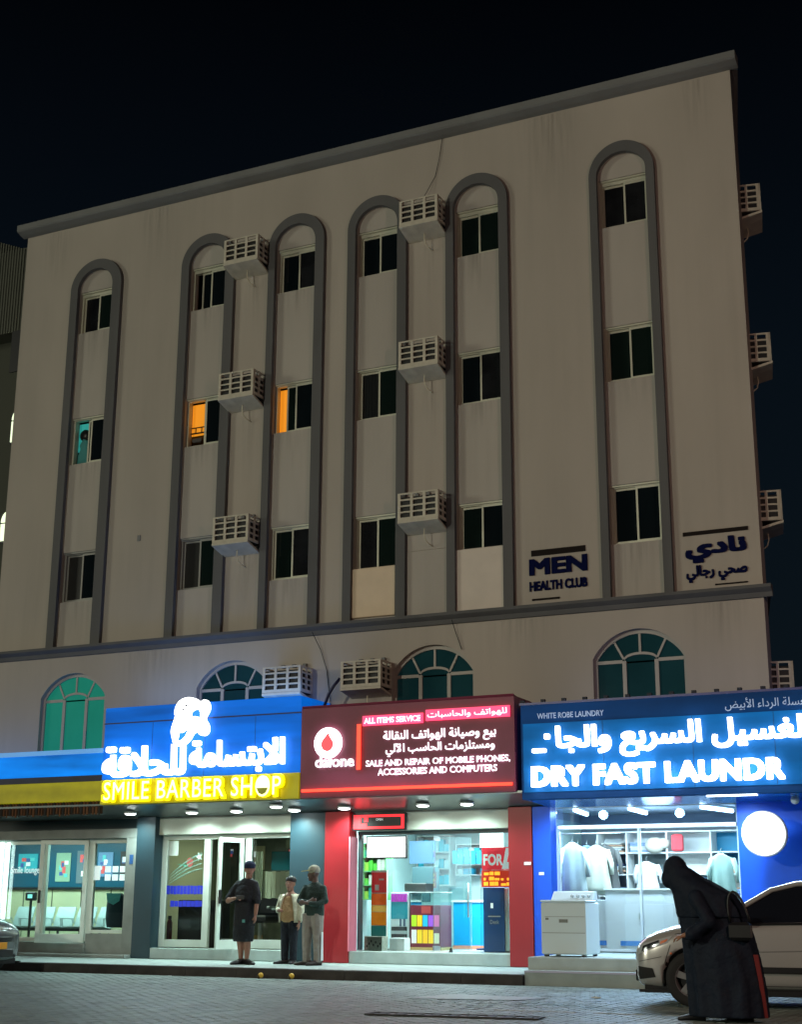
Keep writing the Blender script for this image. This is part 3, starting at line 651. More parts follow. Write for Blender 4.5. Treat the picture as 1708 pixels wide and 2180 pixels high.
# ------------------------------------------------------------------ shopfronts
def frame_rects(rects, y0, y1):
    mb = MB()
    for x0, x1, z0, z1 in rects: mb.box(x0, x1, y0, y1, z0, z1)
    return mb
def leaf(parent, x, y, z0, z1, w, ang, hinge_left=True, m=M_ALU, gm=None, handle_side=0):
    """a door leaf swung by ang about its hinge"""
    d = bpy.data.objects.new('door', None); COL.objects.link(d); d.parent = parent; d.location = (x, y, 0); d.rotation_euler = (0, 0, ang)
    a, b = (0, w) if hinge_left else (-w, 0); t = .085
    part('leaf_frame', frame_rects([(a, a + t, z0, z1), (b - t, b, z0, z1), (a + t, b - t, z1 - t, z1), (a + t, b - t, z0, z0 + .17)], -.025, .025), m, d, bevel=.004)
    part('pane', MB().box(a + t, b - t, -.004, .004, z0 + .17, z1 - t), gm or glass('shop_glass'), d)
    hx = (b - t / 2) if hinge_left else (a + t / 2)
    part('handle', MB().box(hx - .02, hx + .02, -.07, -.026, 1.17, 1.42, .008), M_BLACK, d)
    return d
G = glass('shop_glass', (.93, .97, .96), .03)
# shop 1
f1 = thing('shopfront', 'leftmost aluminium glass shopfront with an open door and waiting chairs behind', 'shopfront', (0, 0, 0))
y0, y1 = .12, .20
part('frame', frame_rects([(-21.2, -17.45, 2.34, 2.425), (-20.68, -20.60, .48, 2.34), (-19.66, -19.55, .44, 2.34), (-18.52, -18.36, .44, 2.34), (-17.58, -17.47, .44, 2.34), (-21.2, -19.66, .42, .50), (-18.36, -17.58, .60, .66)], y0, y1), M_ALU, f1, bevel=.005)
part('side_post', MB().box(-17.46, -17.17, -.06, .28, .15, 2.425), M_PLINTHG, f1)
part('plinth', MB().box(-21.2, -19.60, .0, .29, .15, .415), M_PLINTHG, f1)
part('plinth', MB().box(-19.595, -18.40, -.02, .29, .15, .40), M_PLINTHG, f1)
part('plinth', MB().box(-18.395, -17.46, .02, .29, .15, .59), M_PLINTHG, f1)
part('step', MB().box(-21.2, -17.17, -.45, -.062, .15, .30, .01) if False else MB().box(-21.2, -17.17, -.34, -.062, .15, .21, .01), M_PLINTHG, f1)
for a, b, z0 in ((-21.2, -20.68, .50), (-20.60, -19.66, .50), (-18.36, -17.58, .66)): part('pane', MB().box(a, b, .155, .163, z0, 2.34), G, f1)
leaf(f1, -18.50, .10, .41, 2.40, .98, math.radians(24), False)
part('light_strip', MB().box(-20.83, -20.70, .05, .11, .85, 2.38), glow('white_light_strip', (.75, 1.0, .95), 3.0), f1)
part('light_strip', MB().box(-20.58, -20.54, .05, .11, .85, 2.38), MATS['white_light_strip'], f1)
part('meter_plate', MB().box(-17.36, -17.28, -.075, -.061, 1.92, 2.10), mat('blue_plate', (.02, .10, .30), .4), f1)
# lettering stuck on the left glass
M_STICK = mat('white_sticker', (.8, .85, .85), .5, emit=(.7, .9, .9), es=.5)
text('Smile lounge', -20.50, -19.76, 1.72, 1.90, .150, .002, M_STICK, f1, offset=.01)
for r_, zz in enumerate((1.77, 1.61)):
    for k in range(3): part('sticker', MB().box(-18.10 + k * .18, -17.96 + k * .18, .148, .152, zz, zz + .12), M_STICK, f1)
part('sticker', MB().box(-18.42, -18.22, .148, .152, 1.62, 1.90), M_STICK, f1)
# barber shop
f2 = thing('shopfront', 'barber shop glass front with posters, a half open white door and pale plinth', 'shopfront', (0, 0, 0))
part('frame', frame_rects([(-16.84, -13.70, 2.38, 2.462), (-16.84, -16.78, .36, 2.38), (-16.74, -16.60, .36, 2.38), (-15.74, -15.60, .36, 2.38), (-14.80, -14.66, .36, 2.38), (-16.60, -15.74, .36, .50), (-14.66, -13.70, .36, .52)], y0, y1), M_ALU, f2, bevel=.005)
part('plinth', MB().box(-16.90, -13.70, -.14, .29, .15, .345, .008), M_PLINTH, f2)
for a, b, z0 in ((-16.60, -15.74, .50), (-14.66, -13.70, .52)): part('pane', MB().box(a, b, .155, .163, z0, 2.38), G, f2)
leaf(f2, -14.82, .08, .35, 2.38, .62, math.radians(72), False)
part('downpipe', MB().tube([(-16.93, -.05, .2), (-16.93, -.05, 2.45)], .018, 8), M_BLACK, f2, smooth=True)
M_STBLUE = mat('blue_sticker', (.02, .03, .42), .4, emit=(.02, .04, .6), es=.25)
for r_, (za, zb_, n) in enumerate(((1.345, 1.51, 11), (1.11, 1.225, 8))):
    for k in range(n):
        w_ = .86 / n if r_ == 0 else .76 / n; xs = -16.595 if r_ == 0 else -16.50
        part('sticker', MB().box(xs + k * w_ + .004, xs + (k + 1) * w_ - .006, .148, .153, za + .005 * (k % 2), zb_ - .004 * (k % 3)), M_STBLUE, f2)
part('notice', MB().box(-16.58, -16.36, .146, .152, 2.08, 2.36), mat('paper_white', (.6, .65, .6), .7), f2)
# star and scissors decal
star = []
for k in range(10):
    a = PI / 2 + k * PI / 5 + .3; r = .085 if k % 2 == 0 else .03; star.append((-15.87 + r * math.cos(a), 2.05 + r * 1.1 * math.sin(a)))
shape('star_decal', star, [], .148, .152, mat('pale_decal', (.7, .85, .8), .5, emit=(.6, .8, .75), es=.25), f2)
shape('leaf_decal', [(-16.40, 1.92), (-16.12, 1.86), (-16.05, 1.93), (-16.15, 1.90)] , [], .148, .152, mat('green_decal', (.02, .35, .22), .5), f2)
shape('leaf_decal', circ(-16.08, 1.95, .075, 16, .09), [], .144, .147, mat('coral_decal', (.42, .07, .06), .5), f2)
for q in range(4):
    pts = [(-16.56 + .19 * k, .148, 1.54 + .05 * q + .30 * math.sin(k / 4 * PI * .42) + .012 * q * k) for k in range(5)]
    part('sweep_decal', MB().tube(pts, [.004, .010, .014, .012, .005], 6), mat('mint_decal', (.22, .40, .34), .5), f2)
# phone shop
f3 = thing('shopfront', 'phone shop glass front with double glass doors under the ivory shutter box', 'shopfront', (0, 0, 0))
M_STEEL = mat('brushed_steel', (.45, .5, .5), .3, metal=.8)
part('frame', frame_rects([(-12.38, -9.28, 2.40, 2.465), (-12.37, -12.30, .37, 2.40), (-9.33, -9.28, .37, 2.40)], y0, y1), mat('dark_frame', (.06, .09, .10), .4), f3)
part('plinth', MB().box(-12.395, -9.275, -.15, .29, .15, .355, .008), M_PLINTH, f3)
for a, b in ((-12.30, -11.78), (-11.775, -10.86), (-9.95, -9.33)): part('pane', MB().box(a, b, .155, .163, .37, 2.40), G, f3)
d = bpy.data.objects.new('door', None); COL.objects.link(d); d.parent = f3; d.location = (-10.86, .14, 0); d.rotation_euler = (0, 0, math.radians(60))
part('pane', MB().box(0, .86, -.006, .006, .38, 2.36), glass('green_edge_glass', (.80, .95, .93), .08), d)
part('handle', MB().tube([(.74, -.06, .95), (.74, -.06, 1.55)], .016, 8), M_STEEL, d, smooth=True)
part('hinge', MB().box(0, .14, -.02, .02, .38, .46), M_STEEL, d); part('hinge', MB().box(0, .14, -.02, .02, 2.28, 2.36), M_STEEL, d)
# laundry
f4 = thing('shopfront', 'laundry glass front with white rail, between the blue pillar and the round sign', 'shopfront', (0, 0, 0))
part('frame', frame_rects([(-8.50, -5.30, 2.43, 2.50), (-8.50, -8.45, .42, 2.43), (-5.36, -5.30, .42, 2.80), (-7.05, -7.01, .42, 2.43), (-8.50, -5.36, .42, .46)], y0, y1), mat('blue_white_aluminium', (.62, .70, .75), .35), f4)
part('light_rail', MB().box(-8.45, -5.37, .09, .118, 2.445, 2.49), glow('rail_glow', (.75, .9, 1.0), 1.6), f4)
for a, b in ((-8.45, -7.05), (-7.01, -5.36)):
    part('pane', MB().box(a, b, .155, .163, .46, 2.43), G, f4)
part('transom_pane', MB().box(-8.50, -5.36, .155, .163, 2.50, 2.80), glass('blue_transom_glass', (.72, .86, 1.0), .06), f4)
st = thing('entrance_steps', 'two pale grey steps in front of the laundry carrying the washing machine', 'steps', (0, 0, 0))
part('lower_step', MB().box(-7.98, -1.5, -2.93, -2.66, -.02, .215, .012), M_TILE, st)
part('upper_step', MB().box(-8.02, -1.5, -2.66, .10, -.02, .40, .012), M_PLINTH, st)
part('nosing', MB().box(-7.98, -1.5, -2.945, -2.931, .185, .212), mat('lilac_nosing', (.5, .48, .62), .4), st)

# ------------------------------------------------------------------ things inside the shops
def chair(label, x, y, z, group):
    t = thing('waiting_chair', label, 'chair', (x, y, z), 0, group)
    M_CH = mat('perforated_steel_seat', (.42, .52, .52), .35, metal=.4)
    part('seat', MB().loft([[(-.25, -.25, .31), (.25, -.25, .31), (.25, -.25, .33), (-.25, -.25, .33)], [(-.25, .0, .27), (.25, .0, .27), (.25, .0, .29), (-.25, .0, .29)], [(-.25, .18, .30), (.25, .18, .30), (.25, .18, .32), (-.25, .18, .32)]]), M_CH, t, bevel=.004)
    part('backrest', MB().loft([[(-.25, .18, .32), (.25, .18, .32), (.25, .20, .32), (-.25, .20, .32)], [(-.25, .24, .50), (.25, .24, .50), (.25, .26, .50), (-.25, .26, .50)], [(-.23, .33, .72), (.23, .33, .72), (.23, .35, .70), (-.23, .35, .70)]]), M_CH, t, bevel=.004)
    for s in (-1, 1): part('armrest', MB().tube([(s * .26, -.2, .33), (s * .26, -.22, .48), (s * .26, .15, .48), (s * .26, .2, .38)], .012, 6), M_STEEL, t)
    return t
gp = 'steel waiting chairs in the leftmost shop'
ch = chair('pale steel waiting chair at the left end of the row', -21.45, 1.55, .38, gp)
for k in range(1, 5):
    dup(ch, (-21.45 + k * .56, 1.55, .38), 0, ['', 'pale steel waiting chair second from the left in the row', 'pale steel waiting chair in the middle of the row, seen through the open door', 'pale steel waiting chair second from the right in the row', 'pale steel waiting chair at the right end beside the dark jacket'][k], gp)
bm_ = MB().box(-21.7, -18.95, 1.50, 1.60, .60, .66)
for x in (-21.4, -20.3, -19.2): bm_.box(x - .03, x + .03, 1.35, 1.75, .42, .46).box(x - .02, x + .02, 1.53, 1.57, .46, .60)
tag(part('bench_beam', bm_, M_BLACK), 'black beam with feet carrying the row of waiting chairs', 'bench beam')
t = thing('camera_stand', 'black stand with a small lit screen at the left of the waiting room', 'stand', (-20.42, .75, .42))
part('pole', MB().box(-.02, .02, -.02, .02, 0, .80), M_BLACK, t); part('screen', MB().box(-.12, .12, -.04, .04, .80, .98, .02), M_BLACK, t)
part('display', MB().box(-.06, .06, -.045, -.041, .85, .93), glow('cyan_display', (.3, .95, .9), 1.0), t)
part('foot', MB().box(-.12, .12, -.12, .12, 0, .03), M_BLACK, t)
t = thing('coat', 'dark jacket with teal collar on a rack at the right of the waiting room', 'jacket', (-18.12, .62, .42))
M_COAT = mat('dark_navy_cloth', (.012, .03, .04), .9)
part('body', MB().loft([[(r * math.cos(2 * PI * k / 14), .1 * math.sin(2 * PI * k / 14), z) for k in range(14)] for z, r in ((.28, .20), (.45, .25), (.7, .24), (.88, .22), (.95, .10))]), M_COAT, t, smooth=True)
part('collar', MB().add([(-.18, -.12, .95), (.18, -.12, .95), (.16, -.13, .80), (.02, -.14, .72), (-.14, -.13, .78)], [(0, 1, 2, 3, 4)]), mat('teal_collar', (.08, .35, .36), .8), t)
part('rack_pole', MB().box(.24, .28, -.03, .03, 0, 1.0), M_BLACK, t)
tag(part('wooden_cabinet', MB().box(-17.86, -17.62, .5, .9, .42, 1.28, .01), mat('dark_brown_wood', (.05, .025, .025), .6)), 'narrow dark brown cabinet at the right edge of the waiting room', 'cabinet')
# posters on the waiting room wall
def poster(label, x, z, w, h, y, col, bits=3, e=.3, seed=1, cat='poster'):
    rnd = random.Random(seed)
    t = thing('poster', label, cat, (x, y, z))
    part('sheet', MB().box(-w / 2, w / 2, -.008, 0, -h / 2, h / 2), mat('sheet_%d' % seed, col, .5, emit=col, es=e), t)
    for k in range(bits):
        c = rnd.choice([(.8, .85, .85), (.05, .1, .3), (.7, .35, .1), (.1, .5, .5), (.7, .1, .1)])
        a = rnd.uniform(-w * .42, w * .15); b = rnd.uniform(-h * .42, h * .2)
        part('print', MB().box(a, a + rnd.uniform(.15, .3) * w, -.012 - .001 * k, -.009, b, b + rnd.uniform(.1, .25) * h), mat('print_%d' % int(c[0] * 100 + c[2] * 7), c, .5, emit=c, es=e), t)
    return t
poster('teal poster high on the blue wall, left pane of the leftmost shop', -21.9, 2.05, .55, .40, 2.35, (.03, .35, .42), 6, .5, 11)
poster('small notice board with yellow print seen through the open door', -20.9, 1.95, .40, .62, 2.35, (.25, .40, .28), 7, .4, 12)
poster('grey notice board on the blue wall seen through the open door', -20.35, 1.95, .35, .70, 2.35, (.12, .17, .20), 3, .3, 13)
poster('blue and white bill near the right end of the blue wall', -19.75, 2.0, .40, .52, 2.35, (.12, .25, .42), 8, .5, 14)
poster('cyan bill at the far left of the blue wall', -22.7, 2.0, .5, .6, 2.35, (.05, .38, .48), 7, .5, 16)
poster('brown panel at the right end of the blue wall', -19.1, 2.0, .5, .55, 2.35, (.05, .04, .04), 2, .2, 15)
# barber interior
M_TOWEL = mat('ivory_towel', (.62, .64, .46), .9)
for k in range(6):
    zt = 1.78 - .01 * (k % 2)
    t = part('towel', MB().loft([[(-.045, -.012, 0), (.045, -.006, 0), (.045, .012, 0), (-.045, .006, 0)], [(-.04, -.012, -.5), (.045, -.006, -.5), (.045, .012, -.5), (-.04, .006, -.5)]]), M_TOWEL, loc=(-14.60 + k * .098, .55, zt))
    tag(t, 'ivory towel %s of the row hanging behind the persons' % ['at the left end', 'second from the left', 'third from the left', 'third from the right', 'second from the right', 'at the right end'][k], 'towel', 'ivory towels hanging in a row')
tag(part('curtain', MB().add([(-14.80 + k * .02, .50 + .02 * (k % 2), z) for z in (1.25, 2.15) for k in range(9)], [(k, k + 1, k + 10, k + 9) for k in range(8)]), M_TOWEL), 'narrow ivory curtain beside the barber shop door', 'curtain')
tag(part('wall_mirror', MB().box(-14.62, -13.72, .80, .84, 1.80, 2.16, .005), mat('teal_mirror', (.01, .10, .12), .1)), 'dark teal mirror above the towels in the barber shop', 'mirror')
t = thing('fire_extinguisher', 'dark red fire extinguisher standing behind the left glass of the barber shop', 'fire extinguisher', (-16.66, .40, .36))
part('cylinder', MB().tube([(0, 0, .05), (0, 0, .45), (0, 0, .52)], [.055, .055, .03], 12), mat('dark_red_steel', (.20, .01, .015), .4), t, smooth=True)
part('valve', MB().box(-.03, .03, -.02, .02, .52, .58), M_BLACK, t); part('hose', MB().tube([(0, -.04, .55), (.06, -.05, .5), (.07, -.05, .3)], .01, 6), M_BLACK, t)
tag(part('cupboard', MB().box(-16.62, -15.72, .62, 1.1, .36, 1.24, .01), mat('near_black_wood', (.010, .010, .009), .5)), 'black cupboard behind the blue stickers in the barber shop', 'cupboard')
t = thing('barber_chair', 'black barber chair partly seen behind the open barber shop door', 'barber chair', (-15.25, 1.5, .36))
part('seat', MB().box(-.28, .28, -.28, .28, .45, .60, .04), M_BLACK, t); part('backrest', MB().box(-.26, .26, .22, .34, .60, 1.15, .04), M_BLACK, t)
part('base', MB().tube([(0, 0, 0), (0, 0, .03), (0, 0, .04), (0, 0, .45)], [.25, .25, .05, .05], 12), M_STEEL, t)
part('armrest', MB().box(-.34, -.28, -.25, .2, .72, .77, .01), M_STEEL, t); part('armrest', MB().box(.28, .34, -.25, .2, .72, .77, .01), M_STEEL, t)
for k, (x, z, w_, h) in enumerate(((-16.6, 2.2, .5, .45), (-15.85, 2.15, .45, .5), (-15.1, 1.95, .5, .8), (-14.9, 2.35, .4, .35))):
    poster('%s framed picture on the rear wall of the barber shop' % ['leftmost', 'second', 'tall third', 'small upper right'][k], x - .8, z, w_, h, 3.58, [(.08, .08, .05), (.20, .19, .10), (.06, .07, .05), (.14, .17, .10)][k], 4, .08, 30 + k, 'picture')
# row of the working mirrors with warm counter
tag(part('counter', MB().box(-14.65, -13.45, .9, 1.3, 1.06, 1.10).box(-14.2, -14.16, 1.0, 1.04, .36, 1.06), mat('pale_counter', (.4, .45, .4), .4)), 'pale narrow counter on a thin leg inside the barber shop', 'counter')
# phone shop
def shelfunit(label, x, y, w, h, z, cols, rows_, nper, body, seed, depth=.30):
    rnd = random.Random(seed); t = thing('display_shelf', label, 'display shelf', (x, y, z))
    mb = MB().box(-w / 2, w / 2, depth - .02, depth, 0, h).box(-w / 2, -w / 2 + .02, 0, depth - .02, 0, h).box(w / 2 - .02, w / 2, 0, depth - .02, 0, h)
    for k in range(rows_ + 1): mb.box(-w / 2 + .02, w / 2 - .02, 0, depth - .02, k * (h - .02) / rows_, k * (h - .02) / rows_ + .02)
    part('carcass', mb, body, t)
    rh = (h - .02) / rows_
    for r_ in range(rows_):
        for k in range(nper):
            if rnd.random() < .12: continue
            c = rnd.choice(cols); ww = (w - .06) / nper
            a = -w / 2 + .03 + k * ww
            part('box', MB().box(a + .004, a + ww - .006, .03, .14, r_ * rh + .021, r_ * rh + .02 + rh * rnd.uniform(.45, .82)), mat('box_%d_%d_%d' % tuple(int(v * 50) for v in c), c, .4), t)
    return t
CW = (.75, .8, .8)
shelfunit('green stocked shelf behind the left glass of the phone shop', -12.45, .95, .50, 1.05, 1.25, [(.1, .6, .05), (.35, .7, .05), (.02, .4, .3), (.75, .8, .7)], 4, 5, mat('green_shelf', (.15, .5, .2), .4), 51)
t = thing('poster_stand', 'tall stand with red and orange posters behind the left glass of the phone shop', 'poster stand', (-12.12, .50, .36))
part('board', MB().box(-.16, .16, 0, .04, .02, 1.42), M_WHITE, t)
for z0, z1, c in ((1.02, 1.38, (.50, .02, .02)), (.80, 1.00, (.75, .12, .01)), (.68, .79, (.8, .5, .1)), (.44, .67, (.80, .25, .01)), (.06, .43, (.01, .16, .15))):
    part('poster', MB().box(-.15, .15, -.008, -.001, z0, z1), mat('pst_%d_%d' % (int(c[0] * 100), int(c[1] * 100)), c, .4, emit=c, es=.35), t)
part('print', MB().box(-.08, .0, -.012, -.009, 1.06, 1.16).box(.0, .1, -.012, -.009, 1.24, 1.27), M_WHITE, t)
part('foot', MB().box(-.16, .16, -.08, .12, 0, .02), M_BLACK, t)
t = thing('speckled_box', 'pale box speckled with black marks on the phone shop doorstep', 'box', (-12.14, .32, .357))
part('carton', MB().box(-.14, .22, -.09, .16, 0, .25, .006), mat('grey_carton', (.38, .40, .33), .7, var=.25, vscale=18), t)
for k in range(7): part('mark', MB().box(-.10 + .045 * k, -.075 + .045 * k, -.094, -.0905, .06 + .11 * ((k * 37) % 5) / 5, .10 + .11 * ((k * 37) % 5) / 5), M_BLACK, t)
t = thing('lit_panel', 'blank white lit screen hanging inside the phone shop window', 'screen', (-11.90, .34, 2.19))
part('casing', MB().box(-.415, .415, 0, .06, -.205, .205), M_BLACK, t); part('screen_face', MB().box(-.395, .395, -.006, -.001, -.185, .185), glow('white_screen', (1, 1, 1), 1.6), t)
for s_ in (-1, 1): part('hanger', MB().box(s_ * .3 - .008, s_ * .3 + .008, .02, .04, .205, .45), M_STEEL, t)
t = thing('glass_counter', 'phone shop counter with phone posters, wine red front and glass top', 'counter', (-11.42, 1.05, .36))
part('body', MB().box(-.32, .30, 0, .5, .05, .80, .005), mat('wine_red_panel', (.20, .015, .04), .35), t)
part('edge', MB().box(-.34, .32, -.02, .52, 0, .05), mat('gold_edge', (.6, .4, .15), .35), t)
part('glass_top', MB().box(-.32, .30, 0, .5, .805, 1.02), glass('green_edge_glass'), t)
part('lid', MB().box(-.34, .32, -.02, .52, 1.022, 1.04), M_WHITE, t)
for k, c in enumerate([(.45, .75, .02), (.9, .6, .02), (.02, .45, .8), (.35, .1, .7), (.8, .1, .35)]):
    part('phone_poster', MB().box(-.29 + k * .115, -.19 + k * .115, -.006, -.001, .42, .62), mat('phst%d' % k, c, .4, emit=c, es=.5), t)
for k, c in enumerate([(.8, .8, .78), (.9, .62, .03), (.9, .5, .02), (.85, .55, .03), (.8, .7, .5)]):
    part('phone_poster', MB().box(-.29 + k * .115, -.19 + k * .115, -.006, -.001, .12, .36 - .06 * (k == 4)), mat('phst%d' % (k + 5), c, .4, emit=c, es=.5), t)
part('logo_panel', MB().box(-.09, .10, -.006, -.001, .65, .78), mat('rose_panel', (.6, .08, .08), .4), t)
t = thing('accessory_rack', 'white rack with magenta packets and black phone cases left of the wine red counter', 'accessory rack', (-11.93, 1.0, .36))
part('body', MB().box(-.19, .17, 0, .4, 0, 1.03, .005), mat('rack_white', (.55, .62, .62), .4), t)
part('header', MB().box(-.18, .16, -.008, -.001, .55, .86), mat('teal_panel', (.01, .25, .32), .4), t)
for k in range(5): part('packet', MB().box(-.17 + .066 * k, -.115 + .066 * k, -.03, -.01, .86, 1.0), mat('magenta', (.5, .03, .45), .4), t)
for r_ in range(3): part('phone_case_row', MB().box(-.17, .15, -.012, -.001, .08 + r_ * .13, .15 + r_ * .13), M_BLACK, t)
part('decal', MB().box(.0, .03, -.012, -.001, .42, .55).box(.08, .11, -.012, -.001, .42, .55), mat('navy_decal', (.02, .05, .12), .5), t)
t = thing('display_cabinet', 'cyan blue service counter at the back of the phone shop', 'counter', (-10.65, 2.3, .36))
part('body', MB().box(-.75, 1.45, 0, .5, 0, .86), mat('cyan_panel', (.01, .30, .62), .3), t); part('worktop', MB().box(-.78, 1.48, -.03, .5, .862, .90), M_WHITE, t)
part('niche', MB().box(-.05, .32, -.012, -.001, .22, .66), M_BLACK, t); part('screen_face', MB().box(.05, .25, -.018, -.013, .50, .64), glow('green_screen', (.15, .8, .2), .8), t)
part('skirting', MB().box(-.76, 1.46, -.02, -.002, 0, .06), mat('orange_skirting', (.7, .25, .15), .4), t)
for k, (x, w_, z, h, c, l) in enumerate(((-12.35, .75, 1.55, 1.0, [(.02, .45, .6), (.6, .75, .8), (.3, .4, .45)], 'grey and cyan wall shelf, left on the rear wall of the phone shop'), (-11.45, .8, 1.75, .62, [(.02, .55, .75), (.02, .40, .65), (.7, .8, .8)], 'wall shelf packed with cyan boxes in the phone shop'),
                                    (-10.4, .9, 1.42, .8, [(.1, .6, .7), (.7, .8, .8), (.2, .2, .25), (.6, .3, .15)], 'wall shelf with white and brown boxes behind the glass door'))):
    shelfunit(l, x, 3.45, w_, h, z, c, 3, 6, M_WHITE, 60 + k)
for k in range(7):
    o = part('hanging_packet', MB().box(-.05, .05, -.02, .02, -.26, 0, .01), mat('cyan_packet', (.01, .45, .62), .35), loc=(-11.62 + k * .13, 2.9, 2.22 - .01 * (k % 2)))
    tag(o, 'cyan accessory packet hanging above the phone shop counters, %s in the row' % ['leftmost', 'second from the left', 'third from the left', 'middle one', 'third from the right', 'second from the right', 'rightmost'][k], 'packet', 'cyan packets hanging in a row')
for k, (x, w_) in enumerate(((-11.0, .5), (-10.35, .55), (-9.75, .4))):
    o = part('light_panel', MB().box(x - w_ / 2, x + w_ / 2, 3.3, 3.34, 2.28, 2.58), glow('panel_white', (.85, 1, 1), 1.5)); tag(o, ['left', 'middle', 'right'][k] + ' of three white lit panels high at the back of the phone shop', 'light panel')
tag(part('ceiling_banner', MB().box(-12.3, -11.75, 2.2, 2.22, 1.95, 2.38), mat('slate_banner', (.08, .16, .30), .5)), 'slate blue banner hanging behind the blank lit screen', 'banner')
t = thing('stool', 'red and white stool at the right side of the phone shop', 'stool', (-9.42, 1.6, .36))
part('seat', MB().box(-.2, .2, -.18, .18, .50, .58, .02), mat('stool_red', (.6, .03, .05), .4), t)
for sx in (-.16, .16):
    for sy in (-.14, .14): part('leg', MB().box(sx - .015, sx + .015, sy - .015, sy + .015, 0, .50), M_STEEL, t)
tag(part('office_screen', MB().box(-12.10, -11.55, 1.9, 1.96, 1.42, 1.88, .01).box(-11.9, -11.75, 1.92, 2.0, 1.22, 1.42), mat('slate_screen', (.07, .13, .16), .3)), 'slate grey monitor back standing behind the phone shop counters', 'monitor')
tag(part('printer', MB().box(-12.0, -11.55, 1.35, 1.7, 1.41, 1.56, .012), M_BLACK), 'black printer on the phone shop counter', 'printer')
t = thing('poster', 'red and white FOR poster hung inside the right glass of the phone shop', 'poster', (-9.66, .26, 1.96))
part('sheet', MB().box(-.30, .31, 0, .006, -.195, .195), mat('poster_red', (.75, .02, .04), .4, emit=(.8, .02, .05), es=.6), t)
text('FOR', -.27, .10, -.12, .08, 0, .003, M_STICK, t, offset=.05)
shape('print', [(.08, -.18), (.30, -.18), (.30, -.08), (.18, -.06), (.24, .18), (.16, .18), (.12, -.02)], [], -.006, -.002, M_STICK, t)
t = thing('led_sign', 'orange and yellow flaming lit panel below the red FOR poster', 'lit sign', (-9.67, .26, 1.615))
part('panel', MB().box(-.30, .30, 0, .03, -.145, .145), glow('ember_panel', (.55, .03, .01), .8), t)
rr_ = random.Random(5)
for k in range(13):
    a, b = -.27 + .11 * (k % 5) + rr_.uniform(0, .02), -.12 + .09 * (k // 5)
    part('glyph', MB().box(a, a + rr_.uniform(.04, .10), -.006, -.001, b, b + rr_.uniform(.035, .07), .0), glow('amber_glyph', (1.0, .45, .03), 1.6), t)
t = thing('payment_kiosk', 'dark blue standing kiosk by the right glass of the phone shop', 'kiosk', (-9.84, .55, .36))
part('body', MB().box(-.22, .18, 0, .35, 0, 1.12, .015), mat('kiosk_blue', (.005, .06, .20), .3), t)
part('side_panel', MB().box(.181, .26, .02, .33, .02, 1.10, .005), mat('kiosk_side', (.35, .45, .42), .4), t)
part('slot', MB().box(-.13, .11, -.006, -.001, .60, .62), M_STEEL, t); part('sticker', MB().box(-.08, -.03, -.006, -.001, .75, .84), M_STICK, t)
text('Desk', -.09, .08, .48, .55, 0, .003, M_STEEL, t)
part('foot', MB().box(-.36, -.22, 0, .2, .03, .06), MATS['kiosk_blue'], t)
part('keypad', MB().box(.262, .33, .1, .2, .5, .85, .01), M_BLACK, t)
tag(part('door_wedge', MB().loft([[(-.03, -.03, 0), (.03, -.03, 0), (.03, .03, 0), (-.03, .03, 0)], [(-.01, -.01, .08), (.01, -.01, .08), (.01, .01, .08), (-.01, .01, .08)]]), M_BLACK, loc=(-10.50, .10, .357)), 'small black door wedge on the phone shop threshold', 'door wedge')
tag(part('kickplate_box', MB().box(-11.90, -11.60, .5, .75, .36, .58, .008), M_WHITE), 'plain white box beside the speckled box in the phone shop', 'box')
# led open sign on the phone shop's shutter box
t = thing('led_sign', 'red framed dark LED sign on the ivory shutter box of the phone shop', 'lit sign', (-11.84, -.10, 2.625))
part('casing', MB().box(-.54, .54, 0, .06, -.155, .155, .008), M_BLACK, t)
M_LED = glow('red_led', (1.0, .02, .03), 1.7)
shape('led_border', rect(-.51, .51, -.125, .125), [rect(-.46, .46, -.085, .085)], -.012, -.001, M_LED, t)
part('led_block', MB().box(-.46, -.36, -.010, -.001, -.085, .085).box(-.36, -.24, -.010, -.001, -.085, -.03).box(-.30, -.22, -.010, -.001, .0, .085), M_LED, t)
text('OPEN', -.06, .08, .02, .06, 0, .003, M_STICK, t)

# ------------------------------------------------------------------ laundry contents
t = thing('laundry_counter', 'long white laundry counter with two small handles behind the glass', 'counter', (-7.0, .75, .42))
part('body', MB().box(-.85, .45, 0, .5, .02, 1.0, .008), mat('cool_white_laminate', (.62, .68, .72), .35), t)
part('side_body', MB().box(-1.42, -.86, .05, .5, .02, .84, .008), MATS['cool_white_laminate'], t)
part('worktop', MB().box(-.87, .47, -.02, .52, 1.002, 1.03), M_WHITE, t)
for s_ in (-.03, .03): part('handle', MB().box(-.22 + s_ - .008, -.22 + s_ + .008, -.02, -.001, .52, .62), M_STEEL, t)
for a, b in ((-1.38, -1.14), (-1.0, -.62), (-.60, .40)): part('stripe', MB().box(a, b, -.006 if a > -.9 else .044, -.001 if a > -.9 else .049, .08, .16), mat('stripe_blue', (.01, .16, .5), .4), t)
t = thing('washing_machine', 'white top loading washing machine standing outside on the laundry steps', 'washing machine', (-7.54, -2.05, .401))
M_WM = mat('white_enamel', (.72, .84, .86), .28, coat=.3)
part('cabinet', MB().box(-.36, .36, -.32, .33, .03, .80, .018), M_WM, t)
part('lid', MB().box(-.37, .37, -.33, .20, .802, .835, .012), M_WM, t)
part('control_panel', MB().loft([[(-.35, .10, .836), (.35, .10, .836), (.35, .33, .836), (-.35, .33, .836)], [(-.33, .20, .97), (.33, .20, .97), (.34, .33, .97), (-.34, .33, .97)]]), M_WM, t, bevel=.01)
for k in range(4): part('knob', MB().tube([(.0 + k * .09, .15, .89), (.0 + k * .09, .11, .90)], .025, 10), M_STEEL, t, smooth=True)
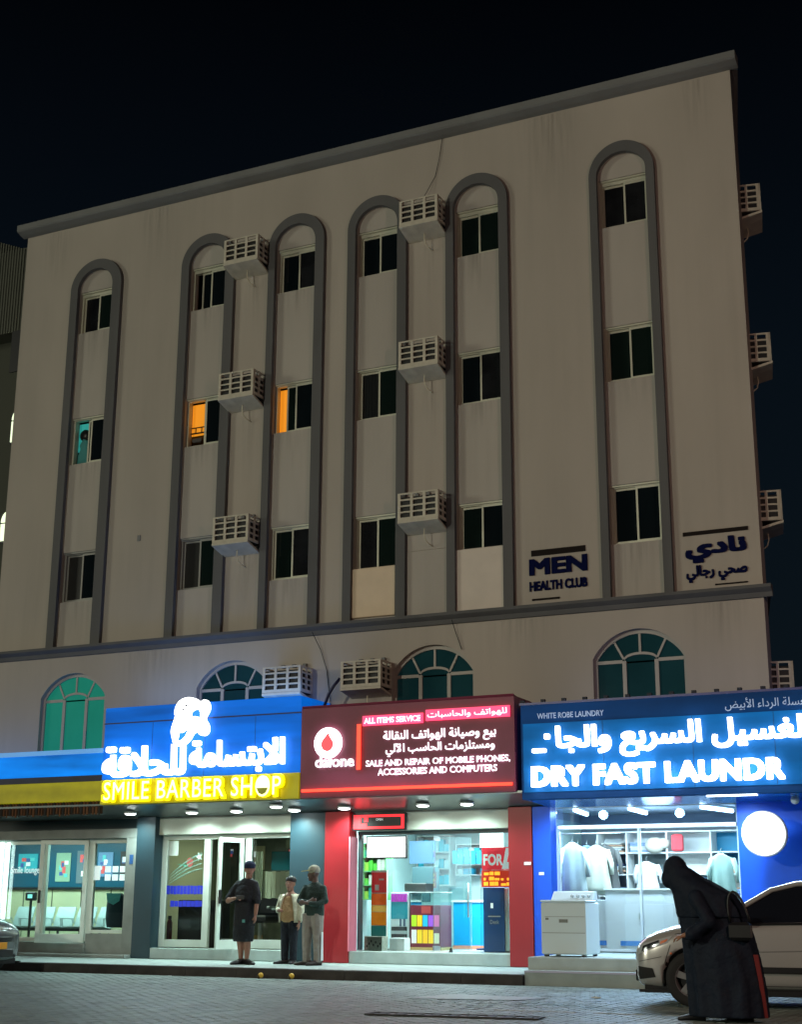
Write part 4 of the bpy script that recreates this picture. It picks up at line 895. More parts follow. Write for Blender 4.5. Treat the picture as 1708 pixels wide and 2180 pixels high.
part('plate', MB().box(-.07, .07, -.326, -.321, .50, .55), mat('plate_grey', (.2, .22, .2), .4), t); part('plate', MB().box(-.29, -.24, -.326, -.321, .54, .57), MATS['plate_grey'], t)
part('seam', MB().box(-.345, .345, -.323, -.320, .345, .352).box(-.30, .345, -.323, -.320, .585, .590), MATS['plate_grey'], t)
for sx in (-.3, .3):
    for sy in (-.26, .27): part('foot', MB().box(sx - .03, sx + .03, sy - .03, sy + .03, 0, .03), M_BLACK, t)
# shelving behind the counter
t = thing('laundry_shelving', 'white laundry shelving with folded clothes behind the counter', 'shelving', (-7.0, 1.9, .42))
mb = MB().box(-1.35, 1.35, .45, .48, 0, 2.05)
for x in (-1.35, -.80, -.05, .75, 1.32): mb.box(x, x + .03, 0, .45, 0, 2.05)
for z in (.9, 1.28, 1.66, 2.03): mb.box(-1.32, 1.32, .02, .45, z, z + .025)
part('carcass', mb, M_WHITE, t)
part('back_panel', MB().box(-1.32, -.05, .43, .449, .9, 1.66), mat('grey_green_panel', (.10, .13, .14), .6), t); part('back_panel', MB().box(.78, 1.32, .43, .449, 1.3, 2.03), mat('cyan_back', (.01, .28, .50), .4), t)
rs = random.Random(3)
for (xa, xb, z) in ((-1.3, -.82, .927), (-1.3, -.82, 1.307), (-.76, -.08, 1.687), (-1.3, -.82, 1.687), (.0, .72, .927), (.80, 1.3, 1.307), (.80, 1.3, .927)):
    n = rs.randint(4, 6); c = rs.choice([(.65, .7, .75), (.05, .08, .2), (.3, .4, .6), (.5, .5, .5)])
    for k in range(n):
        c2 = rs.choice([(.65, .7, .75), (.7, .72, .7), (.04, .07, .18), (.25, .35, .55), (.5, .3, .2)])
        part('folded_cloth', MB().box(xa + rs.uniform(0, .04), xb - rs.uniform(0, .08), .05, .38, z + k * .035, z + k * .035 + .030, .008), mat('cl_%d%d' % (int(c2[0] * 50), int(c2[2] * 50)), c2, .9), t)
for k, c in enumerate(((.05, .12, .2), (.6, .7, .8), (.06, .1, .15), (.6, .65, .65), (.1, .2, .3))):
    part('hanging_shirt', MB().loft([[(-.02 + .35 * (k * .14) + dx * (.04 + zz * .1), .12 + dy * .03, 1.25 - zz) for dx, dy in ((-1, -1), (1, -1), (1, 1), (-1, 1))] for zz in (0, .1, .3, .33)]), mat('sh_%d' % k, c, .9), t, loc=(.02 + k * .1, 0, .0))
def dress_form(label, x, y, z, h, c):
    t = thing('garment', label, 'garment', (x, y, z)); m = mat('garm_%d' % int(c[0] * 100 + c[1] * 37), c, .85, var=.08, vscale=9)
    n = 30; rings = []; w0 = .15 + .05 * h
    for zz, rx, ry in ((0, w0 + .06, .055), (.15 * h, w0 + .045, .05), (.4 * h, w0 + .02, .045), (.65 * h, w0, .04), (.82 * h, w0 + .02, .035), (.90 * h, w0 + .01, .03), (.95 * h, w0 * .6, .025), (h, .045, .025)):
        fo = .35 * (1 - .8 * zz / h)
        rings.append([(rx * math.cos(2 * PI * k / n) + .03 * (h - zz), ry * (1 + fo * math.sin(6 * 2 * PI * k / n + x * 3)) * math.sin(2 * PI * k / n) , zz) for k in range(n)])
    part('cloth', MB().loft(rings), m, t, smooth=True)
    for s_ in (-1, 1): part('sleeve', MB().tube([(s_ * (w0 - .01) + .02, 0, .89 * h), (s_ * (w0 + .055) + .03, -.02, .62 * h), (s_ * (w0 + .05) + .04, -.02, .40 * h)], [.045, .042, .034], 10), m, t, smooth=True)
    part('hanger', MB().tube([(-w0 * .8, 0, .93 * h), (0, 0, h + .02), (w0 * .8, 0, .93 * h)], .007, 6), M_BLACK, t)
    part('hook', MB().tube([(0, 0, h), (0, 0, h + .06), (.02, 0, h + .09)], .006, 6), M_STEEL, t)
    return t
tag(part('clothes_rail', MB().tube([(-8.75, .95, 2.40), (-7.6, .95, 2.40)], .012, 8), M_STEEL), 'steel clothes rail at the left of the laundry', 'rail')
for k, c in enumerate(((.04, .05, .07), (.42, .44, .46), (.10, .16, .26), (.5, .47, .38), (.05, .05, .05))):
    dress_form('%s garment on the rail at the left of the laundry' % ['black', 'pale grey', 'slate blue', 'beige', 'charcoal'][k], -8.60 + k * .17, 1.05, 1.35, .85, c)
dress_form('long white gown in clear cover hanging at the left of the laundry window', -8.36, .55, 1.25, .98, (.48, .56, .60))
dress_form('white thobe hanging beside the gown in the laundry', -8.05, .95, 1.35, .85, (.40, .42, .36))
dress_form('white shirt in a lilac bag hanging in the middle of the laundry', -7.25, 1.3, 1.30, .62, (.42, .44, .62))
dress_form('pale green garment hanging at the right of the laundry window', -5.78, .7, 1.22, .80, (.30, .42, .38))
t = thing('bundle', 'rounded cream cloth bundle on the top laundry shelf', 'cloth bundle', (-7.25, 1.9, 2.12))
part('cloth', MB().ball((0, 0, .10), .17, 14, 10, (1.1, .8, .85)).ball((.16, 0, .13), .12, 12, 8, (1.0, .8, .8)), mat('cream_bundle', (.55, .53, .45), .9, var=.1), t, smooth=True)
tag(part('red_cloth', MB().box(-.10, .10, -.05, .05, 0, .30, .03), mat('coral_cloth', (.7, .06, .08), .8), loc=(-6.83, 1.9, 2.11)), 'coral red cloth hanging beside the cream bundle in the laundry', 'cloth')
tag(part('waste_bin', MB().loft([[(r * math.cos(2 * PI * k / 14), r * math.sin(2 * PI * k / 14), z) for k in range(14)] for z, r in ((0, .10), (.22, .12), (.30, .15), (.32, .15))]), mat('taupe_plastic', (.22, .17, .15), .6), smooth=True, loc=(-6.38, .45, .75)), 'taupe pot on a ledge at the right end of the laundry counter', 'pot')
# round lit sign
t = thing('round_sign', 'round white lit sign projecting in front of the blue laundry panel', 'lit sign', (-4.75, -.70, 2.265))
part('drum', MB().tube([(0, .10, 0), (0, 0, 0)], .355, 40), M_WHITE, t, smooth=False)
o = shape('face', circ(0, 0, .335), [], -.008, -.001, glow('disc_glow', (.92, 1.0, 1.0), 1.9), t)
shape('ring_print', circ(0, 0, .27), [circ(0, 0, .262)], -.012, -.009, mat('ring_cyan', (.3, .6, .65), .5, emit=(.4, .75, .8), es=.9), t)
part('bracket', MB().box(-.03, .03, .10, .63, -.03, .03), M_BLACK, t)
t = thing('camera_dome', 'small white security camera under the laundry sign near the right edge', 'security camera', (-4.25, -.6, 2.80))
part('mount', MB().box(-.05, .05, -.05, .05, 0, .09), M_WHITE, t); part('dome', MB().ball((0, 0, -.02), .07, 14, 10), M_WHITE, t, smooth=True)
tag(part('number_plate', MB().box(-8.98, -8.86, -.212, -.203, 1.83, 1.88), M_STICK), 'tiny white number plate on the right red pillar', 'plate')
tag(part('number_plate', MB().box(-8.72, -8.63, -.192, -.183, 1.66, 1.71), M_STICK), 'tiny white sticker on the blue pillar', 'plate')

# ================================================================== FASCIA SIGNS
YF = -1.15
M_SIGNBL = mat('backlit_blue', (.003, .085, .42), .6, spec=.2, emit=(.0, .165, .80), es=.60, uneven=.45)
M_SIGNYE = mat('backlit_olive_yellow', (.35, .30, .005), .4, var=.12, vscale=2, emit=(.30, .27, .0), es=.55, uneven=.3)
L_WHITE = glow('white_letter_glow', (.95, .98, 1.0), 3.4)
L_YEL = glow('yellow_letter_glow', (1.0, .86, .0), 1.0)
L_YELC = glow('yellow_core_glow', (1.0, 1.0, .42), 1.5)
sg = thing('barber_sign', 'blue and yellow lit fascia sign reading SMILE BARBER SHOP with a smiling face logo', 'shop sign', (0, 0, 0))
part('board', MB().box(-17.33, -12.93, YF, -.02, 3.47, 4.86, .01), M_SIGNBL, sg)
part('yellow_band', MB().box(-17.33, -12.93, YF - .02, -.02, 3.00, 3.465, .01), M_SIGNYE, sg)
for xj in (-16.2, -15.0, -13.9): part('panel_seam', MB().box(xj, xj + .008, YF - .003, YF - .0005, 3.48, 4.53), mat('seam_blue', (.002, .03, .16), .6), sg)
part('edge_trim', MB().box(-17.34, -12.92, YF - .012, YF - .002, 4.54, 4.565), mat('navy_trim', (.004, .02, .12), .4), sg)
yt = YF - .06
W1, W2 = arabic('الابتسامة'), arabic('للحلاقة')
text(W1, -15.25, -13.20, 3.50, 4.12, yt, .07, L_WHITE, sg, offset=.042, space=.96)
text(W2, -17.25, -15.35, 3.50, 4.09, yt, .07, L_WHITE, sg, offset=.042, space=.96)
text('SMILE BARBER SHOP', -17.22, -13.19, 3.03, 3.45, YF - .07, .06, L_YEL, sg, offset=.075, space=1.08)
text('SMILE BARBER SHOP', -17.17, -13.24, 3.07, 3.41, YF - .131, .006, L_YELC, sg, offset=.0, space=1.08)
shape('smile_badge', circ(-13.62, 3.235, .15, 24, .19), [], YF - .148, YF - .138, L_YELC, sg)
shape('smile_badge', [(-13.74, 3.20), (-13.50, 3.20), (-13.55, 3.11), (-13.62, 3.08), (-13.69, 3.11)], [], YF - .158, YF - .149, mat('olive_smile', (.25, .2, .0), .5), sg)
# the logo: a white laughing face with a bow-like tuft
fc = [(-15.66, 4.20), (-15.70, 4.32), (-15.66, 4.46), (-15.60, 4.62), (-15.64, 4.66), (-15.60, 4.82), (-15.50, 4.92), (-15.33, 4.96), (-15.16, 4.92), (-15.06, 4.84), (-14.96, 4.90), (-14.87, 4.84),
      (-14.84, 4.70), (-14.90, 4.60), (-14.95, 4.52), (-14.86, 4.42), (-14.84, 4.28), (-14.92, 4.20), (-15.04, 4.22), (-15.10, 4.30), (-15.20, 4.26), (-15.26, 4.14), (-15.38, 4.05), (-15.54, 4.03), (-15.63, 4.09)]
def smooth_poly(p, it=2):
    for _ in range(it):
        q = []
        for i in range(len(p)):
            a, b = p[i], p[(i + 1) % len(p)]
            q += [(a[0] * .75 + b[0] * .25, a[1] * .75 + b[1] * .25), (a[0] * .25 + b[0] * .75, a[1] * .25 + b[1] * .75)]
        p = q
    return p
mouth = smooth_poly([(-15.57, 4.12), (-15.52, 4.34), (-15.46, 4.27), (-15.30, 4.42), (-15.33, 4.25), (-15.44, 4.14)], 1)
brow = smooth_poly([(-15.28, 4.66), (-15.18, 4.72), (-15.05, 4.70), (-15.04, 4.52), (-15.12, 4.58), (-15.26, 4.58)], 1)
shape('face_logo', smooth_poly(fc), [mouth, brow], yt - .07, yt, L_WHITE, sg)
for (x, z, r) in ((-15.42, 4.72, .018), (-15.36, 4.79, .022), (-15.30, 4.80, .014), (-15.46, 4.56, .014)): shape('face_mark', circ(x, z, r, 10), [], yt - .078, yt - .071, mat('navy_mark', (.01, .02, .15), .5), sg)
# left neighbour's sign
sg0 = thing('left_sign', 'low blue and yellow fascia sign without legible letters at the left edge', 'shop sign', (0, 0, 0))
part('board', MB().box(-21.6, -17.345, YF + .03, -.02, 3.58, 4.08, .01), mat('backlit_azure', (.004, .10, .4), .6, spec=.2, var=.3, vscale=1.1, emit=(.0, .22, .85), es=.75, uneven=.5), sg0)
part('top_trim', MB().box(-21.6, -17.345, YF + .0, YF + .028, 4.00, 4.09), mat('sky_trim', (.15, .4, .75), .4, emit=(.10, .36, .85), es=.55), sg0)
part('dark_band', MB().box(-21.6, -17.345, YF + .04, -.02, 3.46, 3.578), mat('ink_band', (.006, .014, .06), .5, var=.4), sg0)
part('yellow_band', MB().box(-21.6, -17.345, YF + .02, -.02, 3.08, 3.458, .01), mat('backlit_olive_yellow_dim', (.30, .26, .005), .5, var=.25, vscale=2.5, emit=(.24, .22, .0), es=.5, uneven=.5), sg0)
cr = MB(); rc = random.Random(9)
for k in range(58):
    x = -21.58 + k * .073
    part('hanging_tassel', MB().box(x, x + rc.uniform(.02, .045), YF + .06, YF + .075, rc.uniform(2.80, 2.86), 3.078), [mat('tassel_brown', (.14, .05, .015), .8), mat('tassel_dark', (.02, .02, .02), .8)][k % 3 == 0], sg0)
part('tassel_backing', MB().box(-21.6, -17.345, YF + .08, YF + .10, 2.84, 3.075), mat('tassel_back', (.05, .025, .012), .9), sg0)
# red sign
sg = thing('phone_shop_sign', 'maroon fascia sign with red neon lines, white disc logo and phone repair lettering', 'shop sign', (0, 0, 0))
part('board', MB().box(-12.915, -8.76, YF, -.02, 3.00, 4.62, .01), M_MAROON, sg)
part('top_cap', MB().loft([[(-12.915, YF, 4.622), (-8.76, YF, 4.622), (-8.76, -.3, 4.622), (-12.915, -.3, 4.622)], [(-12.915, YF + .02, 4.66), (-8.78, YF + .02, 4.66), (-8.9, -.5, 4.66), (-12.915, -.5, 4.66)]]), M_MAROON, sg)
N_RED = glow('red_neon', (1.0, .03, .045), 3.2); N_OR = glow('orange_neon', (1.0, .05, .025), 2.4)
part('neon_line', MB().box(-12.86, -8.80, YF - .05, YF - .02, 3.105, 3.155), N_OR, sg)
part('neon_line', MB().box(-11.75, -11.68, YF - .05, YF - .02, 3.47, 4.27), N_OR, sg)
M_PINK = glow('pink_light_box', (1.0, .06, .16), 1.5)
part('light_box', MB().box(-11.64, -10.46, YF - .05, YF - .002, 4.235, 4.41), M_PINK, sg); part('light_box', MB().box(-10.40, -8.83, YF - .05, YF - .002, 4.265, 4.455), M_PINK, sg)
L_W2 = glow('white_letter_small', (.95, .95, 1.0), 1.15)
text('ALL ITEMS SERVICE', -11.60, -10.50, 4.27, 4.37, YF - .052, .012, L_W2, sg, offset=.012)
text(arabic('خدمة' if False else 'للهواتف والحاسبات'), -10.36, -8.87, 4.29, 4.42, YF - .052, .012, L_W2, sg, offset=.012)
shape('disc_logo', circ(-12.33, 3.965, .275), [], YF - .07, YF - .02, L_WHITE, sg)
drop = [(-12.31, 4.15), (-12.36, 4.09), (-12.43, 4.02), (-12.46, 3.95), (-12.44, 3.87), (-12.38, 3.82), (-12.31, 3.81), (-12.24, 3.85), (-12.21, 3.92), (-12.22, 3.99), (-12.27, 4.05), (-12.30, 4.10)]
shape('drop_logo', smooth_poly(drop, 2), [], YF - .082, YF - .071, glow('coral_drop', (.85, .10, .12), .9), sg)
text('dafone', -12.59, -11.81, 3.53, 3.74, YF - .02, .03, L_W2, sg, offset=.02)
text(arabic('بيع وصيانة الهواتف النقالة'), -11.24, -9.09, 3.89, 4.13, YF - .002, .02, L_W2, sg, offset=.022)
text(arabic('ومستلزمات الحاسب الآلي'), -11.19, -9.12, 3.67, 3.90, YF - .002, .02, L_W2, sg, offset=.022)
text('SALE AND REPAIR OF MOBILE PHONES,', -11.58, -8.84, 3.50, 3.625, YF - .002, .02, L_W2, sg, offset=.012)
text('ACCESSORIES AND COMPUTERS', -11.34, -9.08, 3.355, 3.47, YF - .002, .02, L_W2, sg, offset=.012)
# laundry sign
sg = thing('laundry_sign', 'wide deep blue fascia sign reading DRY FAST LAUNDR with bright Arabic letters', 'shop sign', (0, 0, 0))
part('board', MB().box(-8.64, -1.6, YF, -.02, 2.86, 4.48, .01), M_NAVY, sg)
part('lower_panel', MB().box(-8.60, -1.6, YF - .012, YF - .001, 2.98, 4.12), mat('lit_blue_panel', (.003, .08, .26), .6, spec=.2, var=.2, vscale=1.2, emit=(.0, .13, .40), es=.46, uneven=.6), sg)
for xj in (-7.2, -5.7, -4.4): part('panel_seam', MB().box(xj, xj + .008, YF - .016, YF - .0125, 2.985, 4.115), mat('seam_blue2', (.002, .04, .12), .6), sg)
cap = MB(); x = -8.64
ng = 0
while x < -1.7:
    part('cap_clip', MB().box(x, x + .07, YF - .02, YF + .05, 4.481, 4.525), mat('dark_clip', (.01, .012, .03), .6), sg); x += .37; ng += 1
part('cap_trim', MB().box(-8.66, -1.6, YF - .012, YF - .001, 4.44, 4.478), mat('lilac_trim', (.10, .10, .30), .4), sg)
yt = YF - .05
text('DRY FAST LAUNDR', -8.43, -4.26, 3.055, 3.40, yt, .07, L_WHITE, sg, offset=.072, space=1.08)
text(arabic('للغسيل السريع والجا'), -7.99, -3.78, 3.50, 4.05, yt, .07, L_WHITE, sg, offset=.045)
part('lettering', MB().box(-8.41, -8.17, yt - .07, yt, 3.62, 3.69, .012), L_WHITE, sg); part('lettering', MB().box(-8.19, -8.10, yt - .07, yt, 3.84, 3.93, .012), L_WHITE, sg)
M_THIN = mat('pale_thin_letters', (.35, .45, .6), .5, emit=(.35, .45, .65), es=.45)
text('WHITE ROBE LAUNDRY', -8.34, -7.17, 4.195, 4.29, YF - .001, .01, M_THIN, sg, offset=.01)
text(arabic('مغسلة الرداء الأبيض'), -5.15, -3.80, 4.16, 4.36, YF - .001, .01, M_THIN, sg, offset=.006)
part('under_glass', MB().add([(-8.55, -1.09, 2.850), (-1.7, -1.09, 2.850), (-1.7, -.0, 2.800), (-8.55, -.0, 2.800)], [(3, 2, 1, 0)]), mat('blue_soffit_glass', (.01, .16, .55), .15), sg)
part('light_strip', MB().box(-5.55, -4.75, YF + .1, YF + .16, 2.835, 2.858), glow('strip_white', (.9, 1, 1), 5), sg)
# added area lamps stand in for light the signs cast on wall and street
lamp('AREA', 'barber_glow_fill', (-15.1, -.62, 4.93), 9, (.25, .5, 1.0), 4.2, .5, aim=(0, .55, 1), spread=150)
lamp('AREA', 'laundry_glow_fill', (-6.0, -.62, 4.60), 1.2, (.4, .5, 1.0), 4.2, .5, aim=(0, .55, 1), spread=150)
lamp('AREA', 'laundry_throw_fill', (-6.2, -1.45, 3.55), 130, (.62, .84, 1.0), 4.0, .5, aim=(0, -1, -1.1), spread=170)
lamp('AREA', 'barber_throw_fill', (-15.2, -1.45, 3.6), 95, (.60, .90, 1.0), 4.0, .5, aim=(0, -1, -1.1), spread=170)
lamp('AREA', 'phone_throw_fill', (-10.8, -1.45, 3.8), 50, (.90, .85, .95), 3.4, .5, aim=(0, -1, -1.1), spread=170)
# downlights
SP = [(-18.9, 'left end of the soffit beside the leftmost shop'), (-17.16, 'above the dark teal pillar'), (-15.9, 'above the barber shop window'), (-14.92, 'above the barber shop door'), (-14.15, 'right half of the barber shop'),
      (-13.70, 'above the right teal pillar'), (-12.66, 'above the left red pillar'), (-11.55, 'above the LED sign'), (-10.88, 'middle of the phone shop'), (-10.0, 'right half of the phone shop')]
SPX = [(-17.05, -.55), (-15.65, -.50), (-14.65, -.50), (-13.62, -.78), (-13.42, -.45), (-12.35, -.5), (-10.75, -.55), (-9.90, -.55)]
SPL = ['leftmost downlight of the soffit, beside the dark teal pillar', 'downlight in the soffit above the left barber shop window', 'downlight in the soffit above the open barber shop door', 'downlight in the soffit near the barber sign edge, closer to the street',
       'downlight in the soffit above the right teal pillar', 'downlight in the soffit above the left red pillar', 'downlight in the soffit above the middle of the phone shop', 'rightmost downlight of the soffit, right part of the phone shop']
M_SPOT = glow('downlight_lens', (.92, 1.0, .97), 14)
sp0 = None
for k, (x, y) in enumerate(SPX):
    z = 2.985 + (y + 1.10) * (2.81 - 2.985) / 1.10
    if sp0 is None:
        sp0 = thing('downlight', SPL[0], 'downlight', (x, y, z - .004), 0, 'round downlights in the shop soffit')
        part('bezel', MB().tube([(0, 0, 0), (0, 0, -.035)], .125, 20), M_WHITE, sp0)
        part('lens', MB().tube([(0, 0, -.036), (0, 0, -.050), (0, 0, -.058)], [.105, .10, .06], 20), M_SPOT, sp0)
    else: dup(sp0, (x, y, z - .004), 0, SPL[k])
    lamp('SPOT', 'downlight_beam', (x, y, z - .09), 120, (.72, 1.0, .93), .06, aim=(0, .10, -1), cone=150, blend=.8)
for x in (-8.0, -6.6, -5.2):
    lamp('SPOT', 'laundry_soffit_fill', (x, -.95, 2.74), 130, (.50, .80, 1.0), .08, aim=(0, .35, -1), cone=150, blend=.8)  # bare spots without fixtures, set to brighten washer and steps

# ================================================================== STREET LAMP OUT OF FRAME, right of the viewer (sodium)
t = thing('street_lamp', 'tall street lamp with warm sodium head, standing right of the view', 'street lamp', (7.5, -17.0, 0))
part('pole', MB().tube([(0, 0, 0), (0, 0, 4), (0, 0, 8.2)], [.09, .075, .06], 12), M_STEEL, t, smooth=True)
part('arm', MB().tube([(0, 0, 8.1), (-.5, .1, 8.5), (-1.4, .3, 8.6)], .04, 8), M_STEEL, t, smooth=True)
part('head', MB().box(-2.0, -1.35, .18, .42, 8.55, 8.68, .03), M_STEEL, t)
part('lens', MB().box(-1.95, -1.40, .20, .40, 8.53, 8.549), glow('sodium_lens', (1.0, .5, .3), 6), t)
lamp('POINT', 'street_lamp_bulb', (5.8, -16.7, 8.4), 1900, (1.0, .62, .50), .2)

t = thing('street_lamp', 'street lamp with pale greenish head across the road, behind the viewer on the left', 'street lamp', (-20.5, -36.0, 0))
part('pole', MB().tube([(0, 0, 0), (0, 0, 4), (0, 0, 9.2)], [.10, .08, .06], 12), M_STEEL, t, smooth=True)
part('arm', MB().tube([(0, 0, 9.1), (.3, .5, 9.5), (.5, 1.6, 9.6)], .04, 8), M_STEEL, t, smooth=True)
part('head', MB().box(.35, .65, 1.6, 2.3, 9.53, 9.66, .03), M_STEEL, t)
part('lens', MB().box(.38, .62, 1.65, 2.25, 9.51, 9.529), glow('pale_lens', (.95, 1.0, .74), 6), t)
lamp('POINT', 'far_street_lamp_bulb', (-20.0, -34.0, 9.35), 8400, (.985, .97, .765), .25)

# ================================================================== LEFT NEIGHBOUR
nb = thing('neighbour_tower', 'dark curved grey tower building with small lit arched windows at the left edge', 'building', (0, 0, 0))
M_NB = mat('dark_olive_render', (.085, .09, .07), .9, grime=.15, vscale=.5)
def rnd_block(x1, y0, r, z0, z1, m, name, ribs=False, x_far=-34.0):
    pts = [(x_far, y0)]
    for k in range(13):
        a = -PI / 2 + (PI / 2) * k / 12; pts.append((x1 - r + r * math.cos(a), y0 + r + r * math.sin(a)))
    pts += [(x1, y0 + 9), (x_far, y0 + 9)]
    mb = MB(); n = len(pts)
    mb.add([(x, y, z0) for x, y in pts] + [(x, y, z1) for x, y in pts], [(k, (k + 1) % n, n + (k + 1) % n, n + k) for k in range(n)] + [tuple(reversed(range(n))), tuple(range(n, 2 * n))])
    return part(name, mb, m, nb)
rnd_block(-22.2, 2.4, 1.2, 0, 15.3, M_NB, 'wall')
rnd_block(-21.75, 1.9, 1.5, 15.0, 17.3, mat('ribbed_panel_grey', (.12, .125, .10), .8), 'ribbed_bay')
M_RIB = mat('rib_grey', (.15, .155, .125), .8)
for k in range(40):
    x = -25.2 + k * .085
    if x < -23.25: yy = 1.9
    else:
        a = (x + 23.25) / 1.5; a = min(1, a); yy = 1.9 + 1.5 - math.sqrt(max(0, 1.5 ** 2 - (x + 23.25) ** 2))
    part('rib', MB().box(x, x + .035, yy - .03, yy + .05, 15.0, 18.15 - (x + 25.2) * .42), M_RIB, nb)
part('roof_screen', MB().add([(-25.2, 1.95, 17.3), (-21.9, 2.4, 17.3), (-21.9, 2.4, 16.9), (-23.0, 1.98, 17.25), (-25.2, 1.95, 18.1), (-25.2, 2.1, 17.3), (-21.9, 2.6, 17.3)], [(0, 3, 4), (0, 4, 5)]), M_NB, nb)
part('recess_shade_plate', MB().box(-23.2, -22.2, 1.85, 1.899, 13.9, 15.0), M_BLACK, nb)  # flat black plate stands in for the shade below the bay
M_LIT = glow('pale_lit_window', (.80, .92, .62), 1.3)
for (x0, x1, z0, z1, zt) in ((-23.42, -23.08, 12.26, 12.80, 13.06), (-23.50, -23.12, 9.72, 10.15, 10.42)):
    w = bpy.data.objects.new('window', None); COL.objects.link(w); w.parent = nb
    y = 2.34
    pts = [(x0, z1 + .04), (x1, z1 + .04)] + [((x0 + x1) / 2 + (x1 - x0) / 2 * math.cos(PI * k / 12), z1 + .04 + (zt - z1) * math.sin(PI * k / 12)) for k in range(13)]
    shape('fanlight_pane', pts, [], y, y + .03, M_LIT, w)
    m_ = (x0 + x1) / 2
    part('pane', MB().box(x0, m_ - .04, y, y + .03, z0, z1), M_LIT, w); part('pane', MB().box(m_ + .04, x1, y, y + .03, z0, z1), M_LIT, w)
    part('frame', MB().box(x0 - .05, x1 + .05, y + .031, y + .055, z0 - .05, zt), M_BLACK, w)

# ================================================================== PEOPLE
dg = None
def baked(o, name, m):
    d = bpy.context.evaluated_depsgraph_get(); ev = o.evaluated_get(d); em = ev.to_mesh()
    vs = [v.co[:] for v in em.vertices]; fs = [tuple(p.vertices) for p in em.polygons]
    ev.to_mesh_clear(); old = o.data; bpy.data.objects.remove(o); bpy.data.meshes.remove(old)
    me = bpy.data.meshes.new(name); me.from_pydata(vs, [], fs); me.update(); me.materials.append(m)
    for p in me.polygons: p.use_smooth = True
    return me
def remesh(mb, voxel, m, name, parent, smooth_it=6, mats=None, label=None):
    me = mb.mesh(name, m); o = bpy.data.objects.new('tmp', me); COL.objects.link(o)
    r = o.modifiers.new('r', 'REMESH'); r.mode = 'VOXEL'; r.voxel_size = voxel; r.use_smooth_shade = True
    s = o.modifiers.new('s', 'SMOOTH'); s.factor = .5; s.iterations = smooth_it
    me2 = baked(o, name, m)
    return link(name, me2, parent, None, label)
def limb(mb, pts, rs, n=12):
    mb.tube(pts, rs, n); mb.ball(pts[0], rs[0], n, 8); mb.ball(pts[-1], rs[-1], n, 8)
    for p, r in zip(pts[1:-1], rs[1:-1]): mb.ball(p, r, n, 8)
def oval(z, cx, cy, rx, ry, n=24, fold=0.0, nf=7, ph=0.0):
    return [(cx + rx * (1 + fold * math.sin(nf * a + ph)) * math.cos(a), cy + ry * (1 + fold * math.sin(nf * a + ph)) * math.sin(a), z) for a in (2 * PI * k / n for k in range(n))]
def head_into(mb, c, face, r=.098):
    """skull, jaw, nose, ears; face = unit direction the face looks"""
    f = Vector(face).normalized(); s = f.cross(Vector((0, 0, 1))).normalized(); c = Vector(c)
    mb.ball(c + Vector((0, 0, .02)) - f * .012, r, 16, 12, (.92, .92, 1.12)); mb.ball(c + f * .022 - Vector((0, 0, .045)), r * .78, 14, 10, (.85, .85, 1.05))
    mb.ball(c + f * (r * .98) - Vector((0, 0, .012)), .016, 8, 6, (1, 1, 1.5)); mb.ball(c + f * .10 - Vector((0, 0, .022)), .014, 8, 6)
    mb.ball(c + f * .062 - Vector((0, 0, .105)), .028, 8, 6)
    mb.ball(c + f * .085 - Vector((0, 0, .062)), .020, 8, 6, (1, 1, .6))
    for q in (-1, 1): mb.ball(c + s * q * r * .95 - f * .005 - Vector((0, 0, .01)), .026, 8, 6, (.5, .5, 1.3) if abs(f.y) > .5 else (1, .5, 1.3))
def face_details(t, c, face, skin_dark=True):
    f = Vector(face).normalized(); s = f.cross(Vector((0, 0, 1))).normalized(); c = Vector(c)
    for q in (-1, 1):
        part('eye', MB().ball(c + f * .083 + s * q * .033 + Vector((0, 0, .008)), .0065, 8, 6), mat('eye_white', (.16, .14, .12), .3), t, smooth=True)
        part('brow', MB().tube([c + f * .090 + s * q * .018 + Vector((0, 0, .027)), c + f * .082 + s * q * .048 + Vector((0, 0, .028))], .005, 6), M_BLACK, t)
    part('lips', MB().tube([c + f * .092 - s * .022 - Vector((0, 0, .062)), c + f * .100 - Vector((0, 0, .060)), c + f * .092 + s * .022 - Vector((0, 0, .062))], .006, 6), mat('lip', (.12, .04, .035), .5), t)
def hand_into(mb, w, d, up, curl=.5, sc=1.0, side=1):
    """palm at wrist w pointing along d, palm normal up; four fingers and a thumb"""
    d = Vector(d).normalized(); u = Vector(up); u = (u - d * u.dot(d)).normalized(); s = d.cross(u) * side; w = Vector(w)
    for k, off in enumerate((-.030, -.010, .010, .030)):
        mb.tube([w + s * off * .5 * sc, w + (d * .085 + s * off) * sc], [.016 * sc, .013 * sc], 8)
        L = (.060, .072, .068, .052)[k] * sc; a = curl
        p0 = w + (d * .085 + s * off) * sc; p1 = p0 + (d * math.cos(a) - u * math.sin(a)) * L * .55; p2 = p1 + (d * math.cos(2 * a) - u * math.sin(2 * a)) * L * .5
        mb.tube([p0, p1, p2], [.0095 * sc, .009 * sc, .008 * sc], 7); mb.ball(p2, .008 * sc, 7, 5)
    p0 = w + (d * .025 - s * .028) * sc; p1 = p0 + (d * .028 - s * .025 - u * .012) * sc; p2 = p1 + (d * .03 - s * .004 - u * .018) * sc
    mb.tube([p0, p1, p2], [.014 * sc, .012 * sc, .009 * sc], 7); mb.ball(p2, .009 * sc, 7, 5)
